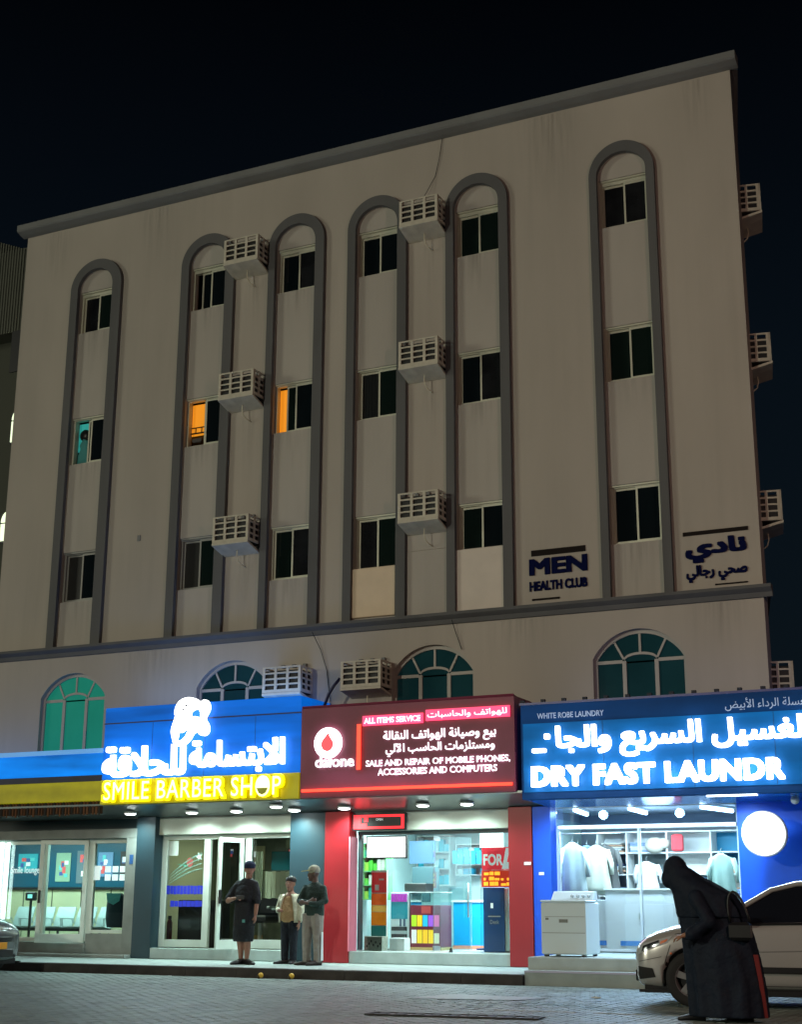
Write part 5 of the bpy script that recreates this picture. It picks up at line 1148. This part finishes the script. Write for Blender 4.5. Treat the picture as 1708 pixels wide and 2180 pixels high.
def shoe_into(mb, a, d, sc=1.0):
    d = Vector(d).normalized(); a = Vector(a); s = Vector((-d.y, d.x, 0))
    for t_, w_, h in ((-.07, .036, .075), (0, .040, .085), (.08, .045, .06), (.15, .044, .045), (.19, .030, .035)):
        pass
    rings = []
    for t_, w_, h in ((-.085, .022, .05), (-.07, .036, .085), (0, .041, .095), (.07, .046, .068), (.14, .046, .050), (.185, .034, .040), (.20, .015, .025)):
        c = a + d * t_ * sc; rings.append([(c + s * w_ * sc * math.cos(x) + Vector((0, 0, (h / 2 + h / 2 * math.sin(x)) * sc))) for x in (2 * PI * k / 12 for k in range(12))])
    mb.loft(rings)
SK1 = mat('brown_skin', (.30, .15, .10), .55); SK2 = mat('light_brown_skin', (.33, .17, .10), .5); SK3 = mat('dark_skin', (.085, .045, .032), .5)
Z0 = .152
# --- person 1: oversized black clothes, bare calves, phone in hand
P = thing('person', 'tall person in oversized black shirt and long shorts holding a phone by the barber door', 'person', (-13.60, -1.80, Z0))
hc = Vector((.06, .02, 1.60)); fdir = Vector((.42, -.90, -.15)).normalized()
b = MB(); head_into(b, hc, fdir, .10)
limb(b, [(.05, .03, 1.52), (.03, .04, 1.40)], [.058, .065])
b.loft([oval(.86, -.02, .02, .17, .13), oval(1.05, -.02, .02, .17, .13), oval(1.25, -.01, .03, .165, .11), oval(1.34, 0, .04, .14, .08), oval(1.42, .02, .04, .07, .06)])
limb(b, [(-.15, .03, 1.33), (-.27, -.04, 1.12), (-.26, -.14, 1.06)], [.045, .052, .046]); limb(b, [(-.27, -.10, 1.07), (-.05, -.27, 1.10)], [.045, .030]); hand_into(b, (-.04, -.28, 1.10), (1, -.15, .12), (0, 0, 1), .7, .95)
limb(b, [(.17, .05, 1.33), (.235, .02, 1.08), (.255, -.05, .84)], [.045, .048, .032]); hand_into(b, (.255, -.055, .82), (.02, -.06, -1), (1, 0, 0), .35, .95, -1)
for sx, fy in ((-.085, .05), (.065, -.02)):
    limb(b, [(sx, .02, .88), (sx - .005, .0, .50), (sx * .9, .03, .30), (sx * .8, .03, .10)], [.095, .068, .060, .040])
remesh(b, .0125, SK1, 'body', P, 4)
face_details(P, hc, fdir)
b = MB(); b.loft([oval(.64, -.01, .01, .20, .155, 24, .05, 5), oval(.78, -.01, .01, .205, .16, 24, .04, 5), oval(1.0, -.01, .02, .195, .15, 24, .03, 5), oval(1.2, 0, .03, .205, .15, 24, .02), oval(1.34, .0, .04, .19, .115), oval(1.41, .01, .04, .13, .09), oval(1.45, .02, .04, .08, .07)], True)
limb(b, [(-.155, .04, 1.34), (-.25, .0, 1.20), (-.285, -.05, 1.09)], [.078, .085, .085]); limb(b, [(.155, .04, 1.34), (.215, .03, 1.18), (.235, .01, 1.06)], [.078, .075, .075])
remesh(b, .016, mat('black_cotton', (.010, .012, .016), .85, var=.2, vscale=9, bump=1.0, bscale=11), 'shirt', P, 5)
b = MB(); b.loft([oval(.38, -.02, .01, .175, .14, 24, .07, 4), oval(.52, -.02, .01, .19, .145, 24, .05, 4), oval(.80, -.01, .01, .19, .145), oval(.92, -.01, .01, .17, .13)], True)
remesh(b, .016, mat('black_shorts_cloth', (.008, .010, .014), .9, var=.2, vscale=9, bump=1.0, bscale=11), 'shorts', P, 4)
b = MB(); shoe_into(b, (-.07, .02, 0), (-.25, -1, 0), 1.15); shoe_into(b, (.06, .03, 0), (.9, -.45, 0), 1.15)
part('shoes', b, M_BLACK, P, smooth=True)
b = MB(); b.ball(hc + Vector((0, 0, .055)) - fdir * .012, .105, 18, 12, (1, 1, .85))
part('cap', b, mat('navy_knit', (.010, .018, .05), .9), P, smooth=True)
part('badge', MB().box(.07, .12, -.19, -.178, .70, .75), mat('teal_badge', (.1, .35, .33), .6), P)
ph = thing('phone', 'dark phone held by the person in black', 'phone', (-13.50, -2.13, 1.27), .1)
part('casing', MB().box(-.075, .075, -.006, .006, -.035, .035, .004), M_BLACK, ph); part('screen_face', MB().box(-.068, .068, .0061, .008, -.03, .03), mat('phone_glass', (.02, .02, .025), .1), ph)
# --- person 2: shorter, cream jacket open over tan shirt, dark trousers
P = thing('person', 'shorter person in cream jacket, tan shirt and dark trousers, middle of the three', 'person', (-13.06, -1.16, Z0))
hc = Vector((.0, -.01, 1.36)); fdir = Vector((.10, -.99, 0)).normalized()
b = MB(); head_into(b, hc, fdir, .094)
limb(b, [(0, .02, 1.28), (0, .03, 1.18)], [.050, .056])
b.loft([oval(.72, 0, .02, .15, .11), oval(.95, 0, .02, .145, .10), oval(1.10, 0, .03, .165, .11), oval(1.18, 0, .03, .13, .08), oval(1.21, 0, .03, .07, .06)])
limb(b, [(-.17, .03, 1.14), (-.21, .0, .92), (-.16, -.12, .90)], [.05, .042, .036]); hand_into(b, (-.14, -.14, .91), (.8, -.5, .1), (0, 0, 1), .8, .85)
limb(b, [(.17, .03, 1.14), (.22, .0, .92), (.215, -.03, .72)], [.05, .042, .028]); hand_into(b, (.215, -.035, .70), (0, -.05, -1), (1, 0, 0), .3, .88, -1)
for sx in (-.08, .08): limb(b, [(sx, .02, .72), (sx, .0, .42), (sx * .95, .02, .10)], [.075, .055, .036])
remesh(b, .0125, SK1, 'body', P, 4)
face_details(P, hc, fdir)
b = MB(); b.loft([oval(.70, 0, .01, .175, .125), oval(.85, 0, .0, .185, .145), oval(1.0, 0, .01, .175, .13), oval(1.12, 0, .03, .15, .11), oval(1.20, 0, .03, .07, .06)])
remesh(b, .015, mat('tan_knit', (.42, .27, .13), .9, var=.15, vscale=8, bump=1.0, bscale=11), 'shirt', P, 4)
M_CR = mat('cream_jacket', (.70, .67, .50), .85, var=.1, vscale=7, bump=1.0, bscale=11)
n = 22; rings = []
for z, rx, ry, gap in ((.70, .215, .165, .75), (.85, .222, .17, .70), (1.0, .21, .155, .62), (1.12, .19, .135, .50), (1.185, .13, .10, .45)):
    rings.append([(rx * math.cos(a), .02 + ry * math.sin(a), z) for a in (-PI / 2 + gap + (2 * PI - 2 * gap) * k / n for k in range(n + 1))])
o = part('jacket', MB().loft(rings, False, False), M_CR, P, smooth=True); sm = o.modifiers.new('t', 'SOLIDIFY'); sm.thickness = .018
b = MB(); limb(b, [(-.175, .03, 1.12), (-.225, .0, .93), (-.18, -.09, .90)], [.068, .062, .052]); limb(b, [(.175, .03, 1.12), (.235, .0, .93), (.235, -.02, .78)], [.070, .068, .062])
remesh(b, .014, M_CR, 'sleeves', P, 3)
M_DN = mat('dark_denim', (.007, .010, .018), .85, var=.2, vscale=8, bump=1.0, bscale=11)
b = MB()
for sx in (-.085, .085): b.loft([oval(.06, sx, .01, .062, .07), oval(.35, sx, .0, .072, .078), oval(.60, sx * .95, .01, .088, .10), oval(.74, sx * .9, .01, .09, .12)])
remesh(b, .014, M_DN, 'trousers', P, 4)
b = MB(); shoe_into(b, (-.08, .02, 0), (-.8, -.6, 0), 1.05); shoe_into(b, (.08, .02, 0), (.25, -1, 0), 1.05); part('shoes', b, M_BLACK, P, smooth=True)
b = MB(); b.ball(hc + Vector((0, .026, .060)), .098, 18, 12, (1, 1, .85)); part('hair', b, mat('black_hair', (.012, .010, .009), .7), P, smooth=True)
# --- person 3: cap, dark green top, arms folded, loose grey trousers
P = thing('person', 'person in a patterned cap, green top and loose grey trousers, arms folded', 'person', (-12.42, -1.48, Z0))
hc = Vector((.0, .0, 1.53)); fdir = Vector((-.88, -.46, -.10)).normalized()
b = MB(); head_into(b, hc, fdir, .098)
limb(b, [(.03, .0, 1.45), (.04, .0, 1.33)], [.054, .060])
b.loft([oval(.84, .02, .0, .16, .12), oval(1.05, .02, .0, .155, .11), oval(1.22, .03, .0, .18, .12), oval(1.33, .04, .0, .14, .09), oval(1.37, .04, .0, .07, .06)])
limb(b, [(-.13, -.03, 1.28), (-.20, -.10, 1.06), (-.10, -.20, 1.02)], [.052, .046, .038]); limb(b, [(-.12, -.19, 1.02), (.05, -.20, 1.06)], [.034, .028]); hand_into(b, (.05, -.205, 1.06), (1, -.05, .2), (0, -1, 0), .5, .9)
limb(b, [(.20, .0, 1.28), (.27, -.06, 1.06), (.18, -.18, 1.0)], [.052, .046, .038]); limb(b, [(.19, -.18, 1.0), (-.02, -.24, 1.03)], [.034, .028]); hand_into(b, (-.03, -.245, 1.03), (-1, -.05, .15), (0, -1, 0), .5, .9, -1)
for sx in (-.09, .10): limb(b, [(sx, .0, .84), (sx, -.01, .47), (sx, .01, .10)], [.085, .060, .038])
remesh(b, .0125, SK3, 'body', P, 4)
face_details(P, hc, fdir)
M_GR = mat('dark_green_cotton', (.014, .034, .027), .85, var=.15, vscale=8, bump=1.0, bscale=11)
b = MB(); b.loft([oval(.82, .03, .0, .185, .14), oval(1.0, .03, .0, .185, .135), oval(1.2, .03, .0, .195, .135), oval(1.31, .04, .0, .16, .105), oval(1.38, .04, .0, .075, .065)])
limb(b, [(-.13, -.03, 1.27), (-.20, -.10, 1.07), (-.13, -.18, 1.03), (-.04, -.20, 1.05)], [.070, .062, .052, .045]); limb(b, [(.19, .0, 1.27), (.27, -.06, 1.07), (.20, -.17, 1.01), (.08, -.22, 1.02)], [.072, .064, .054, .045])
remesh(b, .014, M_GR, 'top', P, 4)
M_TR = mat('loose_grey_cotton', (.27, .24, .21), .9, var=.12, vscale=7, bump=1.0, bscale=11)
b = MB()
for sx in (-.10, .115): b.loft([oval(.05, sx, .0, .066, .075, 24, .10, 4), oval(.14, sx, .0, .072, .080, 24, .08, 5), oval(.30, sx, -.01, .074, .082, 24, .06, 4), oval(.60, sx * .95, .0, .090, .105, 24, .04), oval(.86, sx * .8, .0, .11, .13)])
remesh(b, .014, M_TR, 'trousers', P, 3)
part('side_stripe', MB().loft([[(.185 + dx, -.03 + dy, .08), (.200 + dx, .03 + dy, .08), (.215 + dx, -.01 + dy, .55), (.205 + dx, -.05 + dy, .55)] for dx, dy in ((0, 0), (.006, -.002))]), mat('white_stripe', (.75, .8, .78), .7), P)
b = MB(); shoe_into(b, (-.10, .0, 0), (-.95, -.3, 0), 1.1); shoe_into(b, (.11, -.02, 0), (-.45, -.9, 0), 1.1); part('shoes', b, mat('brown_shoe', (.03, .02, .015), .6), P, smooth=True)
M_CAP = mat('patterned_cap', (.30, .30, .22), .8, var=.5, vscale=18)
b = MB(); cc = hc + Vector((0, 0, .055)) - fdir * .01
b.ball(cc, .108, 18, 12, (1, 1, .82)); part('cap', b, M_CAP, P, smooth=True)
s_ = Vector((-fdir.y, fdir.x, 0)).normalized(); f2_ = Vector((fdir.x, fdir.y, 0)).normalized()
rim = []
for k in range(9):
    a = -PI / 2 + PI * k / 8; rim.append(cc + s_ * .088 * math.sin(a) + f2_ * (.075 + .15 * math.cos(a)) - Vector((0, 0, .010 + .02 * math.cos(a))))
vb = MB(); pts = [cc + s_ * .085 + f2_ * .05, cc - s_ * .085 + f2_ * .05]
vb.add([p for p in rim] + [p + Vector((0, 0, .012)) for p in rim], [tuple(range(9)), tuple(reversed(range(9, 18)))] + [(k, 9 + k, 10 + k, k + 1) for k in range(8)])
part('visor', vb, mat('yellow_visor', (.55, .45, .18), .7), P)
# --- woman in black abaya, walking left, close to the viewer
P = thing('person', 'woman in a black abaya and veil walking past the front of the silver car', 'person', (-3.72, -8.60, 0.002))
hc = Vector((-.40, -.0, 1.50)); fdir = Vector((-.93, -.32, -.15)).normalized()
b = MB(); head_into(b, hc, fdir, .098); limb(b, [(-.36, .0, 1.42), (-.26, .0, 1.30)], [.055, .062])
b.loft([oval(.80, .02, .0, .17, .14), oval(1.05, -.08, .0, .17, .13), oval(1.24, -.18, .0, .17, .12), oval(1.32, -.24, .0, .10, .08)])
limb(b, [(-.20, -.12, 1.24), (-.02, -.24, 1.0), (-.14, -.30, .87)], [.05, .045, .030])
limb(b, [(-.10, .16, 1.24), (.02, .2, 1.0), (.0, .18, .80)], [.05, .045, .03]); hand_into(b, (.0, .18, .78), (0, 0, -1), (1, 0, 0), .4, .9)
limb(b, [(-.02, -.07, .82), (-.12, -.08, .45), (-.20, -.07, .09)], [.09, .062, .04]); limb(b, [(.05, .08, .82), (.14, .08, .45), (.26, .08, .12)], [.09, .062, .04])
remesh(b, .013, SK2, 'body', P, 4)
face_details(P, hc, fdir)
M_AB = mat('black_abaya', (.0040, .0095, .0220), .75, spec=.3, var=.2, vscale=6, bump=1.0, bscale=5)
b = MB()
b.loft([oval(.045, .11, 0, .40, .27, 48, .06, 11), oval(.30, .10, 0, .40, .25, 48, .055, 11, .2), oval(.60, .07, 0, .39, .235, 48, .045, 11, .4), oval(.85, .03, 0, .375, .22, 48, .035, 9, .5), oval(1.08, -.02, 0, .35, .21, 48, .025, 9, .5), oval(1.24, -.07, 0, .30, .18, 48, .02, 7), oval(1.34, -.16, 0, .19, .14, 48), oval(1.40, -.24, 0, .12, .11, 48)])
remesh(b, .016, M_AB, 'abaya', P, 3)
b = MB(); limb(b, [(-.12, -.20, 1.22), (.02, -.27, .98), (-.15, -.31, .86)], [.085, .080, .075]); b.loft([oval(.80, -.16, -.30, .095, .05, 16, .08, 5), oval(.88, -.13, -.29, .09, .06, 16, .05, 5), oval(.98, -.02, -.26, .09, .075, 16)])
remesh(b, .014, M_AB, 'sleeve', P, 2)
b = MB(); limb(b, [(-.13, -.31, .87), (-.24, -.32, .84)], [.030, .026]); hand_into(b, (-.235, -.32, .84), (-1, -.05, -.15), (0, -.3, 1), .6, .9)
remesh(b, .006, SK2, 'hand', P, 2)
b = MB(); b.ball(hc + Vector((.022, .0, .012)), .128, 18, 14, (1, .95, 1.12)); b.ball(hc + fdir * .045 - Vector((0, 0, .075)), .088, 14, 10, (1, 1, 1.2))
b.loft([oval(1.53, -.36, 0, .13, .115, 32), oval(1.44, -.29, 0, .19, .15, 32, .02), oval(1.35, -.19, 0, .26, .19, 32, .03), oval(1.25, -.09, 0, .33, .215, 32, .035, 9), oval(1.10, -.03, 0, .365, .235, 32, .04, 9), oval(1.02, -.01, 0, .37, .24, 32, .045, 9)])
o = remesh(b, .014, M_AB, 'veil', P, 4)
tr = MB(); tr.loft([[(.49, -.10, .05), (.53, -.09, .05), (.52, -.06, .05), (.48, -.07, .05)], [(.46, -.12, .40), (.50, -.11, .40), (.50, -.08, .40), (.46, -.09, .40)], [(.42, -.12, .66), (.465, -.11, .66), (.465, -.08, .66), (.42, -.09, .66)]])
part('red_trim', tr, mat('red_trim_cloth', (.16, .010, .010), .7), P)
b = MB(); shoe_into(b, (-.20, -.07, 0), (-1, -.1, 0), 1.0); shoe_into(b, (.26, .08, 0), (-1, .1, 0), 1.0); part('shoes', b, M_BLACK, P, smooth=True)
hb = thing('handbag', 'black handbag with a strap loop on the shoulder of the woman in the abaya', 'handbag', (-3.40, -8.78, .98), 0)
part('bag', MB().box(-.11, .11, -.05, .05, -.18, .0, .03), M_BLACK, hb); part('strap', MB().tube([(.10 * math.cos(a) - .06 * math.sin(a), 0, .30 * math.sin(a)) for a in (PI * q / 12 for q in range(13))], .014, 8), M_BLACK, hb, smooth=True)

# ================================================================== CARS
def car(name, label, loc, rz, paint, plate=None):
    """front at -x; origin under the front left corner of the bumper; length 3.9, width 1.7"""
    t = thing(name, label, 'car', loc, rz)
    L, Wd = 3.85, 1.66; hw = Wd / 2
    # stations along the car: x, z_bottom, z_shoulder, z_top, half width, half width at top, nose rounding
    S = [(0.02, .30, .60, .62, .56, .50), (.06, .22, .66, .72, .68, .60), (.16, .19, .72, .80, .77, .68), (.34, .18, .77, .87, .81, .72), (.62, .18, .81, .93, .825, .74), (.95, .18, .85, .97, .83, .76), (1.20, .18, .87, 1.0, .83, .76),
         (1.9, .18, .89, 1.0, .83, .76), (2.7, .18, .91, 1.02, .83, .76), (3.3, .20, .93, 1.04, .82, .75), (3.65, .24, .94, 1.03, .79, .72), (3.80, .30, .92, .99, .72, .66), (3.85, .38, .86, .92, .62, .56)]
    rings = []
    for x, zb, zs, zt, w, wt in S:
        zm = (zb + zs) / 2
        half = [(0, zb), (w * .80, zb), (w * .95, zb + .06), (w, zm), (w * 1.0, zm + .12), (w * .985, zs), (wt, zt - .03), (wt * .7, zt + .012), (0, zt + .03)]
        rings.append([(x, -a, z) for a, z in half] + [(x, a, z) for a, z in reversed(half[1:-1])])
    body_me = MB().loft(rings)
    o = part('body', body_me, paint, t, smooth=True)
    sb = o.modifiers.new('sub', 'SUBSURF'); sb.levels = 2; sb.render_levels = 2
    # wheel wells cut with cylinders
    cut = MB()
    for x in (.74, 3.15):
        cut.tube([(x, -1.2, .315), (x, -.52, .315)], .365, 32); cut.tube([(x, 1.2, .315), (x, .52, .315)], .365, 32)
    co = link('cutter', cut.mesh('cutter', M_BLACK), t)
    bo = o.modifiers.new('wells', 'BOOLEAN'); bo.operation = 'DIFFERENCE'; bo.object = co; bo.solver = 'EXACT'
    return t, o, co, hw
def patch(bvh, t, name, A, B, C_, D, s, m, nx=10, nz=4, push=.004):
    """a thin panel laid on the car's flank: corners given as (x, z)"""
    vs = []
    for j in range(nz + 1):
        for i in range(nx + 1):
            u, v = i / nx, j / nz
            x = (A[0] * (1 - u) + B[0] * u) * (1 - v) + (D[0] * (1 - u) + C_[0] * u) * v
            z = (A[1] * (1 - u) + B[1] * u) * (1 - v) + (D[1] * (1 - u) + C_[1] * u) * v
            hit = bvh.ray_cast(Vector((x, s * 3, z)), Vector((0, -s, 0)))
            p, nrm = (hit[0], hit[1]) if hit[0] is not None else (Vector((x, s * .5, z)), Vector((0, s, 0)))
            if nrm.y * s < 0: nrm = -nrm
            vs.append(p + nrm * push)
    fs = [(j * (nx + 1) + i, j * (nx + 1) + i + 1, (j + 1) * (nx + 1) + i + 1, (j + 1) * (nx + 1) + i) for j in range(nz) for i in range(nx)]
    if s > 0: fs = [tuple(reversed(f)) for f in fs]
    return part(name, MB().add(vs, fs), m, t, smooth=True)
def finish_car(t, o, co, hw, paint, dark_glass):
    bpy.context.view_layer.update()
    me = baked(o, 'body', paint)
    bpy.data.objects.remove(co)
    link('body', me, t)
    from mathutils.bvhtree import BVHTree
    bvh = BVHTree.FromPolygons([v.co[:] for v in me.vertices], [tuple(p.vertices) for p in me.polygons])
    M_GAP = mat('panel_gap', (.012, .012, .012), .8); M_HLD = mat('headlight_inner', (.10, .11, .12), .12, metal=.8); M_HL = mat('headlight_lens', (.70, .74, .76), .06, metal=.3, coat=1)
    for s in (-1, 1):
        patch(bvh, t, 'headlight', (.09, .585), (.46, .72), (.52, .80), (.13, .70), s, M_HL, 12, 6, .006)
        patch(bvh, t, 'headlight_reflector', (.14, .615), (.36, .70), (.36, .75), (.16, .68), s, M_HLD, 8, 4, .009)
        patch(bvh, t, 'turn_signal', (.37, .70), (.45, .735), (.47, .765), (.38, .735), s, mat('amber_lens', (.7, .15, .02), .3), 4, 2, .009)
        patch(bvh, t, 'corner_intake', (.09, .30), (.30, .33), (.27, .43), (.085, .45), s, M_GAP, 8, 4, .005)
        patch(bvh, t, 'bumper_line', (.10, .50), (.385, .56), (.385, .566), (.10, .506), s, M_GAP, 10, 1, .003)
        for x0_ in (1.14, 2.33): patch(bvh, t, 'door_gap', (x0_, .24), (x0_ + .009, .24), (x0_ + .009, .90), (x0_, .90), s, M_GAP, 1, 10, .003)
        patch(bvh, t, 'sill_gap', (1.14, .245), (2.75, .255), (2.75, .262), (1.14, .252), s, M_GAP, 12, 1, .003)
        patch(bvh, t, 'bonnet_gap', (.55, .815), (1.06, .895), (1.06, .903), (.55, .823), s, M_GAP, 8, 1, .003)
        patch(bvh, t, 'bumper_gap', (.385, .40), (.393, .40), (.50, .70), (.492, .70), s, M_GAP, 1, 8, .003)
        patch(bvh, t, 'flank_crease_shade', (1.20, .615), (2.7, .66), (2.7, .672), (1.20, .627), s, mat('crease_shade', (.22, .215, .21), .4, metal=.4), 12, 1, .002)  # flat strip paints the shade of a flank crease
    for x in (.74, 3.15):
        for s in (-1, 1):
            y = s * .745
            w = part('wheel', MB(), M_BLACK, t) if False else bpy.data.objects.new('wheel', None)
            COL.objects.link(w) if w.name not in COL.objects else None
            w.parent = t; w.location = (x, y, .315)
            ty = MB()
            prof = [(-.10, .20), (-.105, .25), (-.10, .295), (-.07, .313), (.07, .313), (.10, .295), (.105, .25), (.10, .20)]
            ty.loft([[(r * math.cos(2 * PI * k / 36), yy, r * math.sin(2 * PI * k / 36)) for k in range(36)] for yy, r in prof], False)
            part('tyre', ty, mat('tyre_rubber', (.012, .012, .012), .8), w, smooth=True)
            rim = MB(); ry = s * .075
            rim.loft([[(r * math.cos(2 * PI * k / 36), yy, r * math.sin(2 * PI * k / 36)) for k in range(36)] for yy, r in ((s * .10, .215), (s * .095, .195), (s * .04, .185), (-s * .06, .18))], False)
            for k in range(5):
                a = 2 * PI * k / 5 + .3; c, s2 = math.cos(a), math.sin(a); px, pz = -s2, c
                rim.loft([[(c * r + px * wd, ry + dy, s2 * r + pz * wd) for wd, dy in ((-wq, 0), (wq, 0), (wq, -s * .03), (-wq, -s * .03))] for r, wq in ((.03, .028), (.19, .040))])
            rim.tube([(0, ry - s * .03, 0), (0, ry + s * .008, 0)], .045, 16)
            part('rim', rim, mat('alloy_silver', (.42, .42, .43), .3, metal=.7), w)
            part('brake_drum', MB().tube([(0, -s * .02, 0), (0, s * .02, 0)], .15, 20), M_BLACK, w)
    # greenhouse
    gh = []
    for x, z, w in ((1.10, .97, .74), (1.36, 1.16, .68), (1.70, 1.355, .60), (1.95, 1.415, .575), (2.6, 1.44, .575), (3.2, 1.40, .565), (3.55, 1.22, .62), (3.74, 1.0, .69)):
        gh.append([(x, -w - (0.0), .93), (x, -(w + (.755 - w) * .35), .93 + (z - .93) * .60), (x, -w, z - .03), (x, -w * .8, z), (x, w * .8, z), (x, w, z - .03), (x, (w + (.755 - w) * .35), .93 + (z - .93) * .60), (x, w, .93)])
        gh[-1][0] = (x, -.755, .93); gh[-1][-1] = (x, .755, .93)
    gl = MB().loft(gh); o2 = part('windows', gl, dark_glass, t, smooth=False); 
    # roof skin and pillars proud of the glass
    rf = MB(); rr2 = []
    for x, z, w in ((1.66, 1.350, .61), (1.95, 1.430, .585), (2.6, 1.455, .585), (3.2, 1.415, .575), (3.45, 1.31, .60)):
        rr2.append([(x, -w, z - .045), (x, -w * .985, z - .015), (x, -w * .7, z + .006), (x, w * .7, z + .006), (x, w * .985, z - .015), (x, w, z - .045), (x, w * .9, z - .05), (x, -w * .9, z - .05)])
    part('roof', rf.loft(rr2), paint, t, smooth=True)
    for s in (-1, 1):
        pl = MB()
        pl.tube([(1.04, s * .745, .95), (1.34, s * .695, 1.13), (1.68, s * .612, 1.325), (1.97, s * .588, 1.395), (2.6, s * .588, 1.42), (3.2, s * .578, 1.38), (3.5, s * .62, 1.26), (3.74, s * .70, .99)], .030, 8)
        part('side_rail', pl, paint, t, smooth=True)
        part('door_pillar', MB().loft([[(2.30, s * .772, .94), (2.38, s * .772, .94), (2.38, s * .755, .94), (2.30, s * .755, .94)], [(2.32, s * .60, 1.41), (2.37, s * .60, 1.41), (2.37, s * .585, 1.41), (2.32, s * .585, 1.41)]]), M_BLACK, t)
        part('window_seal', MB().tube([(1.14, s * .79, .935), (2.4, s * .795, .955), (3.6, s * .78, .975)], .012, 6), M_BLACK, t)
        part('side_moulding', MB().box(1.12, 2.75, s * .838 - .012, s * .838 + .012, .40, .465, .006), M_BLACK, t)
        part('sill', MB().box(1.10, 2.76, s * .80 - .03, s * .80 + .03, .14, .21, .01), M_BLACK, t)
        part('door_handle', MB().box(2.06, 2.22, s * .838 - .02, s * .838 + .02, .755, .785, .008), paint, t)
        for x in (1.14, 2.33): part('door_gap', MB().box(x, x + .010, s * .829 - .006, s * .829 + .006, .24, .90), M_BLACK, t)
        m_ = MB(); m_.ball((1.38, s * .90, 1.0), .09, 14, 10, (.75, .95, .75)); m_.box(1.36, 1.44, min(s * .78, s * .87), max(s * .78, s * .87), .94, .98)
        part('mirror', m_, M_BLACK, t, smooth=True)
        part('fog_light', MB().tube([(.20, s * .64, .37), (.085, s * .62, .37)], .055, 14), M_BLACK, t)
        part('indicator', MB().box(.62, .66, s * .832 - .006, s * .832 + .006, .66, .69, .003) if False else MB().ball((.50, s * .825, .60), .014, 8, 6), mat('amber_lens', (.7, .15, .02), .3), t)
    part('grille', MB().box(-.006, .03, -.40, .40, .52, .60, .008), M_BLACK, t); part('lower_grille', MB().box(.0, .06, -.46, .46, .27, .40, .01), M_BLACK, t)
    part('badge', MB().tube([(-.012, 0, .60), (.02, 0, .61)], .045, 16), mat('chrome', (.6, .6, .62), .15, metal=1), t)
    part('underbody', MB().box(.15, 3.7, -.70, .70, .15, .24), M_BLACK, t)
    # seams of bonnet
    part('lip', MB().box(.10, .62, -.79, -.74, .16, .19), M_BLACK, t); part('lip', MB().box(.10, .62, .74, .79, .16, .19), M_BLACK, t)
    return t
M_SILV = mat('silver_beige_paint', (.58, .57, .55), .24, metal=.45, coat=.7)
M_GREY = mat('dark_silver_paint', (.16, .17, .18), .25, metal=.6, coat=.7)
CG = mat('car_glass', (.010, .012, .018), .04, spec=.8, coat=.5)
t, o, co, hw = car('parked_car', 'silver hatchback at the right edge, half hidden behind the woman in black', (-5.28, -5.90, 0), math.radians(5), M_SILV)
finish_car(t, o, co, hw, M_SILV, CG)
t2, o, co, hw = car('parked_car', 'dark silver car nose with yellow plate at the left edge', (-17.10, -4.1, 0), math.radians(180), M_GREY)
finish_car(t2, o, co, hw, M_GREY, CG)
part('number_plate', MB().box(-.022, -.008, -.26, .26, .40, .51, .003), mat('yellow_plate', (.75, .32, .01), .5), t2, label='yellow number plate')

# ================================================================== LITTER
def litter(x, y, s, c, label, z=0.0):
    b = MB(); n = 10; rnd = random.Random(int(abs(x) * 100))
    vs = [(0, 0, .02 * s * 10)]
    for k in range(n):
        a = 2 * PI * k / n; r = s * rnd.uniform(.7, 1.1); vs.append((r * math.cos(a), r * .7 * math.sin(a), rnd.uniform(.0, .5) * s))
    b.add(vs, [(0, 1 + k, 1 + (k + 1) % n) for k in range(n)])
    o = part('litter', b, c, loc=(x, y, z + .004)); o2 = o.modifiers.new('s', 'SOLIDIFY'); o2.thickness = .004
    return tag(o, label, 'litter')
Yl = mat('yellow_peel', (.85, .55, .06), .5)
def peel(x, y, label):
    t = thing('fruit_peel', label, 'fruit peel', (x, y, .003))
    part('half', MB().ball((0, 0, .045), .045, 12, 8, (1.0, .9, 1.0)), Yl, t, smooth=True); part('bite', MB().ball((-.025, -.02, .025), .030, 10, 6), mat('dark_pith', (.08, .06, .03), .8), t, smooth=True)
peel(-12.45, -3.12, 'yellow fruit half lying by the kerb below the shorter person')
peel(-11.90, -3.08, 'yellow fruit half lying by the kerb near the left red pillar')
litter(-6.02, -5.53, .07, mat('tan_leaf', (.45, .33, .18), .8), 'dry tan leaf on the paving before the laundry steps')
litter(-14.12, -3.25, .03, M_WHITE, 'tiny white scrap of paper by the kerb')
